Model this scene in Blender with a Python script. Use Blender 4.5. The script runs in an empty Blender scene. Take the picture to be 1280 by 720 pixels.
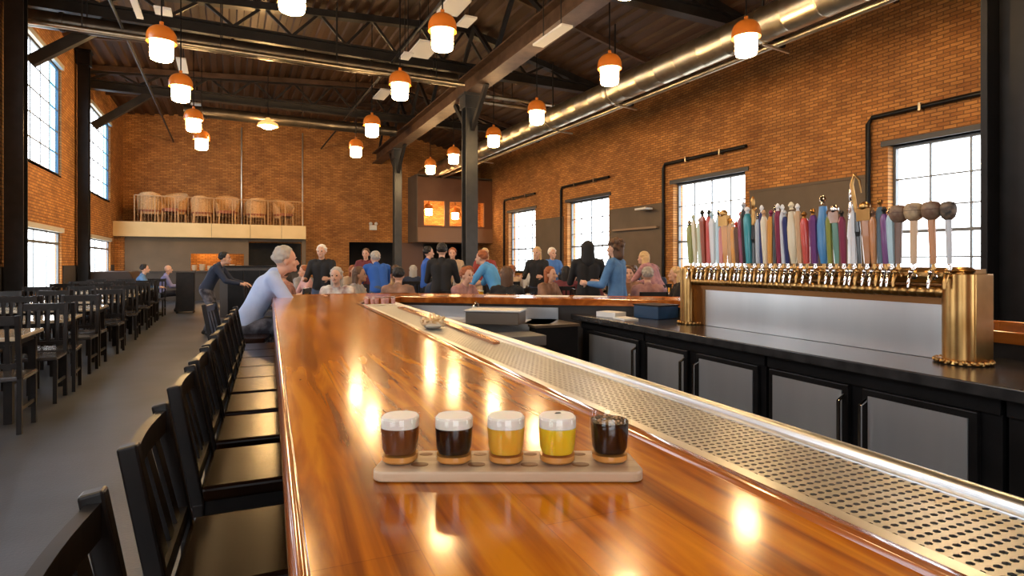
import bpy, bmesh, math, random
from math import sin, cos, pi, atan, radians, sqrt
from mathutils import Vector, Matrix
random.seed(7)
scn = bpy.context.scene
COL = scn.collection
# ------------------------------------------------------------------ camera frame
F = 720.0; HOR = 328.0; CH = 1.40
TH = atan((640-285)/F)                    # camera turned right of the hall's long axis
PHI = atan((640-337)/F)                   # bar runs this far left of the view
BA = TH-PHI                               # bar heading, clockwise from +Y
RV = Vector((cos(TH), -sin(TH), 0)); FV = Vector((sin(TH), cos(TH), 0))
def cam(x, d, z): return RV*x + FV*d + Vector((0, 0, z))
def at_d(px, py, d): return cam((px-640)/F*d, d, CH-(py-HOR)/F*d)
def at_z(px, py, z):
    d = (CH-z)*F/(py-HOR); return cam((px-640)/F*d, d, z)
NB = Vector((cos(BA), -sin(BA), 0)); BB = Vector((sin(BA), cos(BA), 0))
def bl(l, s, z=0): return NB*l + BB*s + Vector((0, 0, z))
def Yof(px, X):                            # Y on the plane X seen at column px
    u = (px-640)/F; return X*(cos(TH)-u*sin(TH))/(sin(TH)+u*cos(TH))
def Xof(px, Y):
    u = (px-640)/F; return Y*(sin(TH)+u*cos(TH))/(cos(TH)-u*sin(TH))
# ------------------------------------------------------------------ materials
MATS = {}
def nn(t, typ, **kw):
    n = t.nodes.new(typ)
    for k, v in kw.items(): setattr(n, k, v)
    return n
def mat(name, col=(.5,.5,.5), rough=.5, metal=0, noise=None, bump=0, bscale=40, coat=0, trans=0, ior=1.45, emit=None, es=0, stretch=None, sss=0, spec=None):
    if name in MATS: return MATS[name]
    m = bpy.data.materials.new(name); m.use_nodes = True; t = m.node_tree
    b = t.nodes['Principled BSDF']
    b.inputs['Base Color'].default_value = (*col, 1); b.inputs['Roughness'].default_value = rough
    b.inputs['Metallic'].default_value = metal; b.inputs['IOR'].default_value = ior
    if spec is not None: b.inputs['Specular IOR Level'].default_value = spec
    if coat: b.inputs['Coat Weight'].default_value = coat; b.inputs['Coat Roughness'].default_value = .06
    if trans: b.inputs['Transmission Weight'].default_value = trans
    if emit: b.inputs['Emission Color'].default_value = (*emit, 1); b.inputs['Emission Strength'].default_value = es
    if sss: b.inputs['Subsurface Weight'].default_value = sss; b.inputs['Subsurface Scale'].default_value = .02
    if noise or bump:
        tc = nn(t, 'ShaderNodeTexCoord'); mp = nn(t, 'ShaderNodeMapping'); t.links.new(tc.outputs['Object'], mp.inputs[0])
        if stretch: mp.inputs['Scale'].default_value = stretch
    if noise:
        col2, sc = noise
        no = nn(t, 'ShaderNodeTexNoise'); no.inputs['Scale'].default_value = sc; no.inputs['Detail'].default_value = 5
        t.links.new(mp.outputs[0], no.inputs['Vector'])
        cr = nn(t, 'ShaderNodeValToRGB'); cr.color_ramp.elements[0].position = .35; cr.color_ramp.elements[1].position = .68
        cr.color_ramp.elements[0].color = (*col, 1); cr.color_ramp.elements[1].color = (*col2, 1)
        t.links.new(no.outputs['Fac'], cr.inputs[0]); t.links.new(cr.outputs[0], b.inputs['Base Color'])
    if bump:
        n2 = nn(t, 'ShaderNodeTexNoise'); n2.inputs['Scale'].default_value = bscale; n2.inputs['Detail'].default_value = 3
        t.links.new(mp.outputs[0], n2.inputs['Vector'])
        bp = nn(t, 'ShaderNodeBump'); bp.inputs['Strength'].default_value = bump; bp.inputs['Distance'].default_value = .01
        t.links.new(n2.outputs['Fac'], bp.inputs['Height']); t.links.new(bp.outputs[0], b.inputs['Normal'])
    MATS[name] = m; return m
def brick_mat(name, axis, c1=(.47,.185,.042), c2=(.72,.335,.088), mortar=(.24,.105,.035)):
    m = bpy.data.materials.new(name); m.use_nodes = True; t = m.node_tree; b = t.nodes['Principled BSDF']
    g = nn(t, 'ShaderNodeNewGeometry'); sp = nn(t, 'ShaderNodeSeparateXYZ'); cb = nn(t, 'ShaderNodeCombineXYZ')
    t.links.new(g.outputs['Position'], sp.inputs[0])
    t.links.new(sp.outputs[axis], cb.inputs[0]); t.links.new(sp.outputs[2], cb.inputs[1])
    br = nn(t, 'ShaderNodeTexBrick'); t.links.new(cb.outputs[0], br.inputs['Vector'])
    br.inputs['Color1'].default_value = (*c1, 1); br.inputs['Color2'].default_value = (*c2, 1); br.inputs['Mortar'].default_value = (*mortar, 1)
    br.inputs['Scale'].default_value = 1; br.inputs['Brick Width'].default_value = .205; br.inputs['Row Height'].default_value = .066
    br.inputs['Mortar Size'].default_value = .009; br.inputs['Mortar Smooth'].default_value = .3; br.inputs['Bias'].default_value = -.1
    no = nn(t, 'ShaderNodeTexNoise'); no.inputs['Scale'].default_value = 1.3; no.inputs['Detail'].default_value = 6
    t.links.new(cb.outputs[0], no.inputs['Vector'])
    mx = nn(t, 'ShaderNodeMix', data_type='RGBA', blend_type='MULTIPLY'); mx.inputs[0].default_value = .8
    cr = nn(t, 'ShaderNodeValToRGB'); cr.color_ramp.elements[0].position = .3; cr.color_ramp.elements[1].position = .7
    cr.color_ramp.elements[0].color = (.62,.55,.5,1); cr.color_ramp.elements[1].color = (1.15,1.1,1.0,1)
    t.links.new(no.outputs['Fac'], cr.inputs[0]); t.links.new(br.outputs['Color'], mx.inputs[6]); t.links.new(cr.outputs[0], mx.inputs[7])
    t.links.new(mx.outputs[2], b.inputs['Base Color']); b.inputs['Roughness'].default_value = .75
    n2 = nn(t, 'ShaderNodeTexNoise'); n2.inputs['Scale'].default_value = 30; t.links.new(cb.outputs[0], n2.inputs['Vector'])
    ma = nn(t, 'ShaderNodeMath', operation='MULTIPLY_ADD'); ma.inputs[1].default_value = -1.0
    t.links.new(br.outputs['Fac'], ma.inputs[0]); t.links.new(n2.outputs['Fac'], ma.inputs[2])
    bp = nn(t, 'ShaderNodeBump'); bp.inputs['Strength'].default_value = .8; bp.inputs['Distance'].default_value = .02
    t.links.new(ma.outputs[0], bp.inputs['Height']); t.links.new(bp.outputs[0], b.inputs['Normal'])
    return m
def wood_mat(name, ca, cb_, cc, rot=0, plank=.11, rough=.18, coat=.6, grain=14, along='Y', dark=.55):
    """lengthwise planks with stretched grain, in object space"""
    m = bpy.data.materials.new(name); m.use_nodes = True; t = m.node_tree; b = t.nodes['Principled BSDF']
    tc = nn(t, 'ShaderNodeTexCoord'); mp = nn(t, 'ShaderNodeMapping'); t.links.new(tc.outputs['Object'], mp.inputs[0])
    mp.inputs['Rotation'].default_value = (0, 0, rot if along == 'Y' else rot+pi/2)
    br = nn(t, 'ShaderNodeTexBrick')
    m2 = nn(t, 'ShaderNodeMapping'); m2.inputs['Rotation'].default_value = (0, 0, pi/2); t.links.new(mp.outputs[0], m2.inputs[0]); t.links.new(m2.outputs[0], br.inputs['Vector'])
    br.inputs['Scale'].default_value = 1; br.inputs['Brick Width'].default_value = 1.3; br.inputs['Row Height'].default_value = plank
    br.inputs['Mortar Size'].default_value = .0008; br.inputs['Color1'].default_value = (.62,.62,.62,1); br.inputs['Color2'].default_value = (1,1,1,1); br.inputs['Mortar'].default_value = (.45,.4,.35,1)
    m3 = nn(t, 'ShaderNodeMapping'); m3.inputs['Scale'].default_value = (1, .07, 1); t.links.new(mp.outputs[0], m3.inputs[0])
    no = nn(t, 'ShaderNodeTexNoise'); no.inputs['Scale'].default_value = grain; no.inputs['Detail'].default_value = 8; no.inputs['Distortion'].default_value = .8
    t.links.new(m3.outputs[0], no.inputs['Vector'])
    cr = nn(t, 'ShaderNodeValToRGB'); e = cr.color_ramp.elements; e[0].position = .36; e[0].color = (*ca, 1); e[1].position = .66; e[1].color = (*cc, 1)
    x = e.new(.52); x.color = (*cb_, 1); t.links.new(no.outputs['Fac'], cr.inputs[0])
    mx = nn(t, 'ShaderNodeMix', data_type='RGBA', blend_type='MULTIPLY'); mx.inputs[0].default_value = dark
    t.links.new(cr.outputs[0], mx.inputs[6]); t.links.new(br.outputs['Color'], mx.inputs[7]); t.links.new(mx.outputs[2], b.inputs['Base Color'])
    b.inputs['Roughness'].default_value = rough; b.inputs['Coat Weight'].default_value = coat; b.inputs['Coat Roughness'].default_value = .10; b.inputs['Specular IOR Level'].default_value = .3
    n2 = nn(t, 'ShaderNodeTexNoise'); n2.inputs['Scale'].default_value = 9; n2.inputs['Detail'].default_value = 2; t.links.new(mp.outputs[0], n2.inputs['Vector'])
    bp = nn(t, 'ShaderNodeBump'); bp.inputs['Strength'].default_value = .035; bp.inputs['Distance'].default_value = .01
    t.links.new(n2.outputs['Fac'], bp.inputs['Height']); t.links.new(bp.outputs[0], b.inputs['Normal']); t.links.new(bp.outputs[0], b.inputs['Coat Normal'])
    MATS[name] = m; return m
def pane_mat(name, tint=(1,1,1)):
    m = bpy.data.materials.new(name); m.use_nodes = True; t = m.node_tree; t.nodes.clear()
    o = nn(t, 'ShaderNodeOutputMaterial'); mx = nn(t, 'ShaderNodeMixShader'); tr = nn(t, 'ShaderNodeBsdfTransparent'); gl = nn(t, 'ShaderNodeBsdfGlossy'); fr = nn(t, 'ShaderNodeLayerWeight'); pw = nn(t, 'ShaderNodeMath', operation='POWER'); pw.inputs[1].default_value = 4; ml = nn(t, 'ShaderNodeMath', operation='MULTIPLY_ADD'); ml.inputs[1].default_value = .12; ml.inputs[2].default_value = .04
    tr.inputs[0].default_value = (*tint, 1); gl.inputs['Roughness'].default_value = .02; fr.inputs[0].default_value = .5; t.links.new(fr.outputs['Facing'], pw.inputs[0]); t.links.new(pw.outputs[0], ml.inputs[0])
    t.links.new(ml.outputs[0], mx.inputs[0]); t.links.new(tr.outputs[0], mx.inputs[1]); t.links.new(gl.outputs[0], mx.inputs[2]); t.links.new(mx.outputs[0], o.inputs[0])
    MATS[name] = m; return m
# ------------------------------------------------------------------ mesh builder
class MB:
    def __init__(s): s.v = []; s.f = []; s.mi = []; s.cur = 0; s.M = None
    def add(s, vs, fs):
        n = len(s.v)
        for p in vs:
            p = Vector(p)
            if s.M is not None: p = s.M @ p
            s.v.append(tuple(p))
        for f in fs: s.f.append(tuple(n+i for i in f)); s.mi.append(s.cur)
        return s
    def box(s, x0, x1, y0, y1, z0, z1):
        return s.add([(x0,y0,z0),(x1,y0,z0),(x1,y1,z0),(x0,y1,z0),(x0,y0,z1),(x1,y0,z1),(x1,y1,z1),(x0,y1,z1)],
                     [(0,3,2,1),(4,5,6,7),(0,1,5,4),(1,2,6,5),(2,3,7,6),(3,0,4,7)])
    def bar(s, a, b, w, h, up=(0,0,1)):       # square bar from a to b
        a = Vector(a); b = Vector(b); d = (b-a).normalized(); up = Vector(up)
        if abs(d.dot(up)) > .98: up = Vector((0,1,0))
        x = d.cross(up).normalized(); y = x.cross(d).normalized(); vs = []
        for p in (a, b):
            for sx, sy in ((-1,-1),(1,-1),(1,1),(-1,1)): vs.append(p+x*w/2*sx+y*h/2*sy)
        return s.add(vs, [(0,3,2,1),(4,5,6,7),(0,1,5,4),(1,2,6,5),(2,3,7,6),(3,0,4,7)])
    def tube(s, pts, r, n=10, cap=True):
        pts = [Vector(p) for p in pts]; rs = r if isinstance(r, (list, tuple)) else [r]*len(pts)
        vs = []; fs = []; ref = None
        for i, p in enumerate(pts):
            d = (pts[min(i+1, len(pts)-1)]-pts[max(i-1, 0)]).normalized()
            if ref is None: ref = d.orthogonal().normalized()
            ref = (ref-d*ref.dot(d)).normalized(); q = d.cross(ref)
            for k in range(n):
                a = 2*pi*k/n; vs.append(p+(ref*cos(a)+q*sin(a))*rs[i])
        for i in range(len(pts)-1):
            for k in range(n):
                k2 = (k+1) % n; fs.append((i*n+k, i*n+k2, (i+1)*n+k2, (i+1)*n+k))
        if cap: fs.append(tuple(range(n-1,-1,-1))); fs.append(tuple((len(pts)-1)*n+k for k in range(n)))
        return s.add(vs, fs)
    def lathe(s, prof, n=24, c=(0,0,0), sq=0, closed=False):
        vs = []; fs = []; c = Vector(c)
        for r, z in prof:
            for k in range(n):
                a = 2*pi*k/n; rr = r
                if sq: rr = r*(1+sq*(abs(sin(2*a))**2))
                vs.append(c+Vector((rr*cos(a), rr*sin(a), z)))
        m = len(prof)
        for i in range(m-1 if not closed else m):
            j = (i+1) % m
            for k in range(n):
                k2 = (k+1) % n; fs.append((i*n+k, i*n+k2, j*n+k2, j*n+k))
        if not closed:
            if prof[0][0] > 1e-5: fs.append(tuple(range(n-1,-1,-1)))
            if prof[-1][0] > 1e-5: fs.append(tuple((m-1)*n+k for k in range(n)))
        return s.add(vs, fs)
    def ball(s, c, r, n=12, m=8):
        r = Vector(r) if isinstance(r, (tuple, list, Vector)) else Vector((r,r,r)); c = Vector(c); vs = [c-Vector((0,0,r.z))]; fs = []
        for i in range(1, m):
            t = pi*i/m
            for k in range(n):
                a = 2*pi*k/n; vs.append(c+Vector((r.x*sin(t)*cos(a), r.y*sin(t)*sin(a), -r.z*cos(t))))
        vs.append(c+Vector((0,0,r.z))); L = len(vs)-1
        for k in range(n):
            k2 = (k+1) % n; fs.append((0, 1+k2, 1+k)); fs.append((L, L-n+k, L-n+k2))
        for i in range(m-2):
            for k in range(n):
                k2 = (k+1) % n; fs.append((1+i*n+k, 1+i*n+k2, 1+(i+1)*n+k2, 1+(i+1)*n+k))
        return s.add(vs, fs)
    def caps(s, a, ra, b, rb, n=14, flat=1.0):     # closed capsule
        a = Vector(a); b = Vector(b); d = b-a; L = d.length; d.normalize()
        pts = []; rs = []
        for i in range(5): t = pi/2*(1-i/4); pts.append(a-d*ra*sin(t)); rs.append(max(ra*cos(t), .0005))
        for i in range(5): t = pi/2*i/4; pts.append(b+d*rb*sin(t)); rs.append(max(rb*cos(t), .0005))
        x = d.orthogonal().normalized(); y = d.cross(x); vs = []; fs = []
        for p, r in zip(pts, rs):
            for k in range(n):
                an = 2*pi*k/n; vs.append(p+(x*cos(an)+y*sin(an))*r)
        for i in range(len(pts)-1):
            for k in range(n):
                k2 = (k+1) % n; fs.append((i*n+k, i*n+k2, (i+1)*n+k2, (i+1)*n+k))
        fs.append(tuple(range(n-1,-1,-1))); fs.append(tuple((len(pts)-1)*n+k for k in range(n)))
        return s.add(vs, fs)
    def prism(s, poly, z0, z1):
        n = len(poly); vs = [(x,y,z0) for x,y in poly]+[(x,y,z1) for x,y in poly]
        fs = [tuple(range(n-1,-1,-1)), tuple(range(n, 2*n))]+[(i,(i+1)%n,n+(i+1)%n,n+i) for i in range(n)]
        return s.add(vs, fs)
    def mesh(s, name, mats, smooth=False):
        me = bpy.data.meshes.new(name); me.from_pydata(s.v, [], s.f)
        mats = mats if isinstance(mats, (list, tuple)) else [mats]
        for m in mats: me.materials.append(m)
        for p, i in zip(me.polygons, s.mi): p.material_index = i
        bm = bmesh.new(); bm.from_mesh(me); bmesh.ops.recalc_face_normals(bm, faces=bm.faces); bm.to_mesh(me); bm.free()
        if smooth: shade(me)
        return me
    def build(s, name, mats, parent=None, loc=(0,0,0), rz=0, smooth=False, bevel=0, seg=2):
        o = bpy.data.objects.new(name, s.mesh(name, mats, smooth)); COL.objects.link(o); o.location = loc; o.rotation_euler.z = rz
        if parent: o.parent = parent
        if bevel:
            b = o.modifiers.new('bevel', 'BEVEL'); b.width = bevel; b.segments = seg; b.limit_method = 'ANGLE'
        return o
def shade(me, ang=40):
    for p in me.polygons: p.use_smooth = True
    bm = bmesh.new(); bm.from_mesh(me)
    for e in bm.edges:
        if len(e.link_faces) == 2 and e.calc_face_angle(0) > radians(ang): e.smooth = False
    bm.to_mesh(me); bm.free()
def tag(o, label, cat, group=None):
    o['label'] = label; o['category'] = cat
    if group: o['group'] = group
    return o
def thing(name, label, cat, loc=(0,0,0), rz=0, group=None):
    o = bpy.data.objects.new(name, None); COL.objects.link(o); o.location = loc; o.rotation_euler.z = rz
    o.empty_display_size = .1
    return tag(o, label, cat, group)
def struct(o): o['kind'] = 'structure'; return o
CH_OF = {}
def kids(o): return [c for c in bpy.data.objects if c.parent == o]
def proto_of(root): return [(c, [(g, []) for g in kids(c)]) for c in kids(root)]
def dup(root, tree, loc, rz=0, label=None, group=None, recolour=None, scale=None):
    r = root.copy(); COL.objects.link(r); r.location = loc; r.rotation_euler.z = rz
    if label: r['label'] = label
    if group: r['group'] = group
    if scale: r.scale = (scale,)*3
    for c, subs in tree:
        d = c.copy(); COL.objects.link(d); d.parent = r
        if recolour and c.name.split('.')[0] in recolour:
            for i, sl in enumerate(d.material_slots): sl.link = 'OBJECT'; sl.material = recolour[c.name.split('.')[0]]
        for g, _ in subs: e = g.copy(); COL.objects.link(e); e.parent = d
    return r
ORD = ['first','second','third','fourth','fifth','sixth','seventh','eighth','ninth','tenth','eleventh','twelfth','thirteenth','fourteenth','fifteenth','sixteenth']
# ------------------------------------------------------------------ palette
BLACK = mat('black_paint', (.007,.0065,.0065), .35, noise=((.012,.011,.011), 6), spec=.25)
BLACKW = mat('black_stained_wood', (.007,.006,.0055), .34, noise=((.014,.010,.008), 9), spec=.3)
STEELB = mat('dark_steel', (.020,.018,.017), .45, .3, noise=((.036,.031,.028), 3))
RUST = mat('red_oxide_steel', (.085,.045,.025), .5, .3, noise=((.15,.085,.05), 4), bump=.2)
GALV = mat('galvanised_duct', (.50,.42,.30), .34, 1, noise=((.64,.56,.42), 5))
BRASS = mat('brass', (.38,.205,.065), .30, 1, noise=((.52,.31,.115), 7))
CHROME = mat('chrome', (.75,.74,.72), .12, 1)
STAIN = mat('stainless', (.58,.59,.60), .3, 1, noise=((.68,.69,.70), 3), stretch=(1,1,.12), bump=.05, bscale=30)
STAIND = mat('stainless_dim', (.55,.56,.58), .42, .85, noise=((.68,.69,.70), 3), stretch=(1,1,.1))
TAN = mat('brown_wall_paint', (.13,.095,.062), .7, noise=((.16,.115,.075), 1.5))
DARKW = mat('charcoal_wall_paint', (.045,.038,.034), .6, noise=((.06,.05,.043), 2))
WHITE = mat('white_paint', (.78,.76,.72), .5)
BX = brick_mat('orange_brick_side', 1); BYm = brick_mat('orange_brick_end', 0)
PANE = pane_mat('window_glass'); PANEB = pane_mat('sky_tinted_glass', (.45,.72,.95))  # blue sky beyond the end column is put into its glass tint
XL, XR, YN, YF = -3.56, 11.1, -4.0, 26.0
def roof_z(x): return 7.0+(x-XL)*(7.65-7.0)/(5.6-XL) if x < 5.6 else 7.65+(x-5.6)*(6.35-7.65)/(XR-5.6)
def wall_holes(name, m, fixed, axis, thick, u0, u1, z0, z1, holes, top=None):
    """wall with rectangular openings; fixed=coordinate of inner face, thick signed outwards"""
    us = sorted({u0, u1, *[h[0] for h in holes], *[h[1] for h in holes]}); zs = sorted({z0, z1, *[h[2] for h in holes], *[h[3] for h in holes]})
    bm = bmesh.new(); vm = {}
    def V(u, z):
        if (u, z) not in vm: vm[(u, z)] = bm.verts.new((fixed, u, z) if axis == 0 else (u, fixed, z))
        return vm[(u, z)]
    for a, b in zip(us, us[1:]):
        for c, d in zip(zs, zs[1:]):
            if any(h[0]-1e-6 <= a and b <= h[1]+1e-6 and h[2]-1e-6 <= c and d <= h[3]+1e-6 for h in holes): continue
            bm.faces.new((V(a,c), V(b,c), V(b,d), V(a,d)))
    r = bmesh.ops.extrude_face_region(bm, geom=bm.faces[:])
    off = (thick,0,0) if axis == 0 else (0,thick,0)
    bmesh.ops.translate(bm, vec=off, verts=[v for v in r['geom'] if isinstance(v, bmesh.types.BMVert)])
    bmesh.ops.recalc_face_normals(bm, faces=bm.faces)
    me = bpy.data.meshes.new(name); bm.to_mesh(me); bm.free(); me.materials.append(m)
    o = bpy.data.objects.new(name, me); COL.objects.link(o); return struct(o)
# floor
FLOORM = mat('worn_grey_floor', (.034,.039,.048), .42, noise=((.064,.073,.092), 1.1), bump=.15, bscale=60)
struct(MB().box(XL-.35, XR+.35, YN, YF+3, -.12, 0).build('floor', FLOORM))
# left wall
LW = []
for a, b in ((-4+.4, -1.2), (2.2, 5.0), (8.2, 11.0), (14.2, 17.05), (20.25, 23.4)):
    LW += [(a, b, 3.45, 6.0), (a, b, .8, 2.12)]
wall_holes('wall_left', BX, XL, 0, -.12, YN, YF, 0, 7.3, LW)
RWin = [(-1.6, .9), (4.05, 6.57), (9.9, 12.38), (15.4, 17.95), (20.4, 22.85)]
RW = [(a, b, 1.0, 3.58) for a, b in RWin]
wall_holes('wall_right', BX, XR, 0, .35, YN, YF, 0, 6.7, RW)
wall_holes('wall_far', BYm, YF, 1, .35, XL-.35, XR+.35, 0, 8.2, [(4.8, 10.6, 0, 2.3)])
wall_holes('wall_near', BYm, YN, 1, -.35, XL-.35, XR+.35, 0, 8.2, [(-2.5, -.3, 1, 3.2), (4.5, 7.5, 1, 3.4)])  # unseen end wall; its openings are added to bring in fill daylight
# recess behind the far wall (kitchen and back corridor)
m = MB(); m.box(XL, XR, YF+3, YF+3.1, 0, 2.6); m.box(XL, XR, YF+.35, YF+3, 2.45, 2.6); m.box(XL-.1, XL, YF+.35, YF+3, 0, 2.6); m.box(XR, XR+.1, YF+.35, YF+3, 0, 2.6)
struct(m.build('wall_recess', DARKW))
# wainscot
struct(MB().box(XL, XL+.03, 17.15, 20.15, 0, 1.32).box(XL, XL+.03, 11.1, 14.1, 0, 1.32).box(XL, XL+.03, 23.5, 24, 0, 1.32).build('trim_1', DARKW))
# tan painted wall panels between the right windows
k = 2
for a, b in ((6.95, 9.72), (12.75, 15.3), (18.2, 20.3)):
    struct(MB().box(XR-.05, XR, a, b, 0, 3.04).box(XR-.07, XR, a, b, 3.04, 3.09).build(f'trim_{k}', TAN)); k += 1
# ceiling : corrugated deck running lengthwise
DECK = mat('dark_brown_deck', (.055,.026,.012), .55, noise=((.10,.05,.024), 2.2), stretch=(1,.15,1))
m = MB(); xs = []; x = XL-.4
while x < XR+.4: xs += [(x, 0), (x+.13, 0), (x+.16, .06), (x+.29, .06)]; x += .32
poly = [(x, roof_z(x)+dz) for x, dz in xs]; n = len(poly)
vs = [(x, YN-.3, z) for x, z in poly]+[(x, YF+.4, z) for x, z in poly]+[(x, YN-.3, z+.25) for x, z in poly]+[(x, YF+.4, z+.25) for x, z in poly]
fs = []
for i in range(n-1): fs += [(i, i+1, n+i+1, n+i), (2*n+i, 2*n+i+1, 3*n+i+1, 3*n+i), (i, i+1, 2*n+i+1, 2*n+i), (n+i, n+i+1, 3*n+i+1, 3*n+i)]
fs += [(0, n, 3*n, 2*n), (n-1, 2*n-1, 4*n-1, 3*n-1)]
m.add(vs, fs); struct(m.build('ceiling', DECK))
# windows -----------------------------------------------------------
WFR = mat('window_frame_steel', (.16,.17,.18), .45, .3); WFRD = mat('dark_window_frame', (.05,.05,.055), .45, .3)
wn = 1
def window(X, out, y0, y1, z0, z1, ncol, rows, thick_rows=(), fm=WFR, blue=False):
    global wn
    xf = X+out*(.2 if out > 0 else .07)
    f = MB(); e = .05; D_ = .04 if out > 0 else .02
    f.box(xf-D_, xf+D_, y0, y0+e, z0, z1); f.box(xf-D_, xf+D_, y1-e, y1, z0, z1)
    f.box(xf-D_, xf+D_, y0+e, y1-e, z0, z0+e); f.box(xf-D_, xf+D_, y0+e, y1-e, z1-e, z1)
    w = struct(f.build(f'window_{wn}', fm)); g = MB()
    for i in range(1, ncol): y = y0+(y1-y0)*i/ncol; g.box(xf-D_/2, xf+D_/2, y-.014, y+.014, z0+e, z1-e)
    g.build('mullion', fm, w); g = MB()
    for r in rows:
        t = .03 if r in thick_rows else .013; g.box(xf-D_*.55, xf+D_*.55, y0+e, y1-e, r-t, r+t)
    g.build('glazing_bar', fm, w)
    yb = y1-(y1-y0)/ncol if blue else y1-e/2
    MB().box(xf-.004, xf+.004, y0+e/2, yb, z0+e/2, z1-e/2).build('pane', PANE, w)
    if blue: MB().box(xf-.004, xf+.004, yb, y1-e/2, z0+e/2, z1-e/2).build('pane', PANEB, w)
    MB().box(min(X, X+(.36 if out > 0 else -.13)), max(X, X+(.36 if out > 0 else -.13)), y0, y1, z0-.05, z0).build('sill', mat('stone_sill', (.4,.36,.32), .6), w)
    if out > 0: MB().box(X-.03, X+.3, y0-.12, y1+.12, z1, z1+.1).build('lintel', WFRD, w)
    else: MB().box(X-.02, X+.05, y0-.05, y1+.05, z1-.02, z1+.09).build('lintel', mat('cream_lintel', (.6,.55,.45), .5), w)
    la = bpy.data.lights.new('daylight_opening', 'AREA'); la.shape = 'RECTANGLE'; la.size = y1-y0; la.size_y = z1-z0; la.cycles.is_portal = True
    lo = bpy.data.objects.new('daylight_opening', la); COL.objects.link(lo); lo.location = (X+(.33 if out > 0 else -.14), (y0+y1)/2, (z0+z1)/2)
    lo.rotation_euler = (pi/2, 0, pi/2 if out > 0 else -pi/2)
    wn += 1
for i, (a, b, c, d) in enumerate(LW):
    if c > 3: window(XL, -1, a, b, c, d, 4, [3.97, 4.48, 4.99, 5.5], blue=(a > 13))
    else: window(XL, -1, a, b, c, d, 3, [1.84], (1.84,))
for a, b in RWin: window(XR, 1, a, b, 1.0, 3.58, 4, [1.5, 1.97, 2.42, 2.95], (1.97,))
# conduit runs over the right windows
def conduit(pts, label, r=.045):
    m = MB(); m.tube(pts, r, 10); o = m.build('wall_conduit', BLACK, smooth=True)
    a, b = Vector(pts[-2]), Vector(pts[-1])
    for t in (.3, .72): p = a.lerp(b, t); MB().box(p.x-.06, XR, p.y-.02, p.y+.02, p.z-.07, p.z+.07).build('pipe_clip', GALV, o)
    tag(o, label, 'conduit', 'black conduits around the window bays'); return o
for (a, b), lab in zip(RWin[1:], ('black conduit bent around the window nearest the tall black column', 'black conduit bent around the window behind the left tap handles', 'black conduit over the second window of the far end', 'black conduit over the farthest window on the right wall')):
    conduit([(XR-.07, b+.33, .1), (XR-.07, b+.33, 4.05), (XR-.07, b+.25, 4.16), (XR-.07, a-.1, 4.16)], lab)
o = MB().box(XR-.16, XR-.055, 12.9, 15.0, 2.38, 2.44).build('wall_ledge', mat('ledge_wood', (.3,.2,.12), .5)); tag(o, 'thin brown ledge on the tan wall panel between two windows', 'shelf')
t = thing('wall_light', 'white strip light on an arm above the tan wall panel', 'light', (XR, 13.3, 2.95))
MB().tube([(0,0,.05), (-.25,0,.05)], .02, 8).build('arm', GALV, t); MB().box(-.42, -.15, -.25, .25, -.03, .03).build('light_housing', WHITE, t, bevel=.01)
# mezzanine on the left of the far end
CREAM = mat('cream_fascia', (.70,.50,.24), .45, noise=((.78,.58,.3), 1.2))
MZX = 2.72
m = MB(); m.box(XL, MZX, 23.95, YF, 2.33, 2.80); o = m.build('trim_6', TAN); struct(o)
m = MB()
for a, b in ((XL, -.55), (-.54, .75), (.76, 1.85), (1.86, MZX+.03)): m.box(a, b, 23.88, 23.95, 2.31, 2.83)
struct(m.build('trim_7', CREAM, bevel=.008))
def Xd(px, Y=24.0): return Xof(px, Y)
wall_holes('wall_service', TAN, 24.15, 1, .12, Xd(155), Xd(383), 0, 2.33, [(Xd(238), Xd(305), 1.10, 1.72), (Xd(311), Xd(378), .95, 2.2)])
struct(MB().box(Xd(157), Xd(383), 24.05, 24.15, 0, 1.06).box(Xd(157), Xd(383), 24.0, 24.16, 1.04, 1.09).build('trim_8', DARKW))
struct(MB().box(XL, XL+.55, 24.2, 24.5, 0, 2.33).build('trim_9', BYm))
# upper gallery at the right of the far end
GX0, GX1, GY = Xof(522, 24.6), XR, 24.6
wall_holes('wall_gallery', mat('brown_gallery_paint', (.17,.07,.03), .6, noise=((.22,.10,.045), 1)), GY, 1, .12, GX0, GX1, 2.95, 5.25, [(Xof(530,GY), Xof(556,GY), 3.05, 4.15), (Xof(562,GY), Xof(580,GY)+1.0, 3.05, 4.15)])
struct(MB().box(GX0, GX1, GY-.03, YF, 2.3, 2.95).build('trim_10', mat('tan_gallery_front', (.30,.15,.07), .6)))
struct(MB().box(GX0, GX1, GY, YF, 5.2, 5.3).box(GX0-.04, GX0, GY, YF, 2.3, 5.3).build('trim_11', TAN))
# brown pilaster strips on the far wall
struct(MB().box(Xof(498,YF), Xof(529,YF), YF-.02, YF+.4, 0, 2.3).build('door_1', mat('brown_door_panel', (.16,.075,.04), .5)))
for px, lab in ((302, 'thin grey riser pipe on the far brick wall, above the mezzanine'), (378, 'thin grey riser pipe on the far brick wall, right of the mezzanine end')):
    X = Xof(px, YF); o = MB().tube([(X, YF-.05, 2.78 if px < 350 else 0), (X, YF-.05, 6.9)], .03, 8).build('riser_pipe', GALV, smooth=True); tag(o, lab, 'pipe', 'riser pipes on the far wall')
t = thing('emergency_light', 'small twin-headed white emergency light on the far brick wall', 'light', (Xof(466,YF), YF, 2.95))
MB().box(-.16,.16,-.1,0,-.1,.12).build('battery_box', WHITE, t, bevel=.01)
for s in (-1,1): MB().ball((s*.12,-.12,.18), (.08,.08,.08)).build('lamp_head', WHITE, t, smooth=True)
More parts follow.
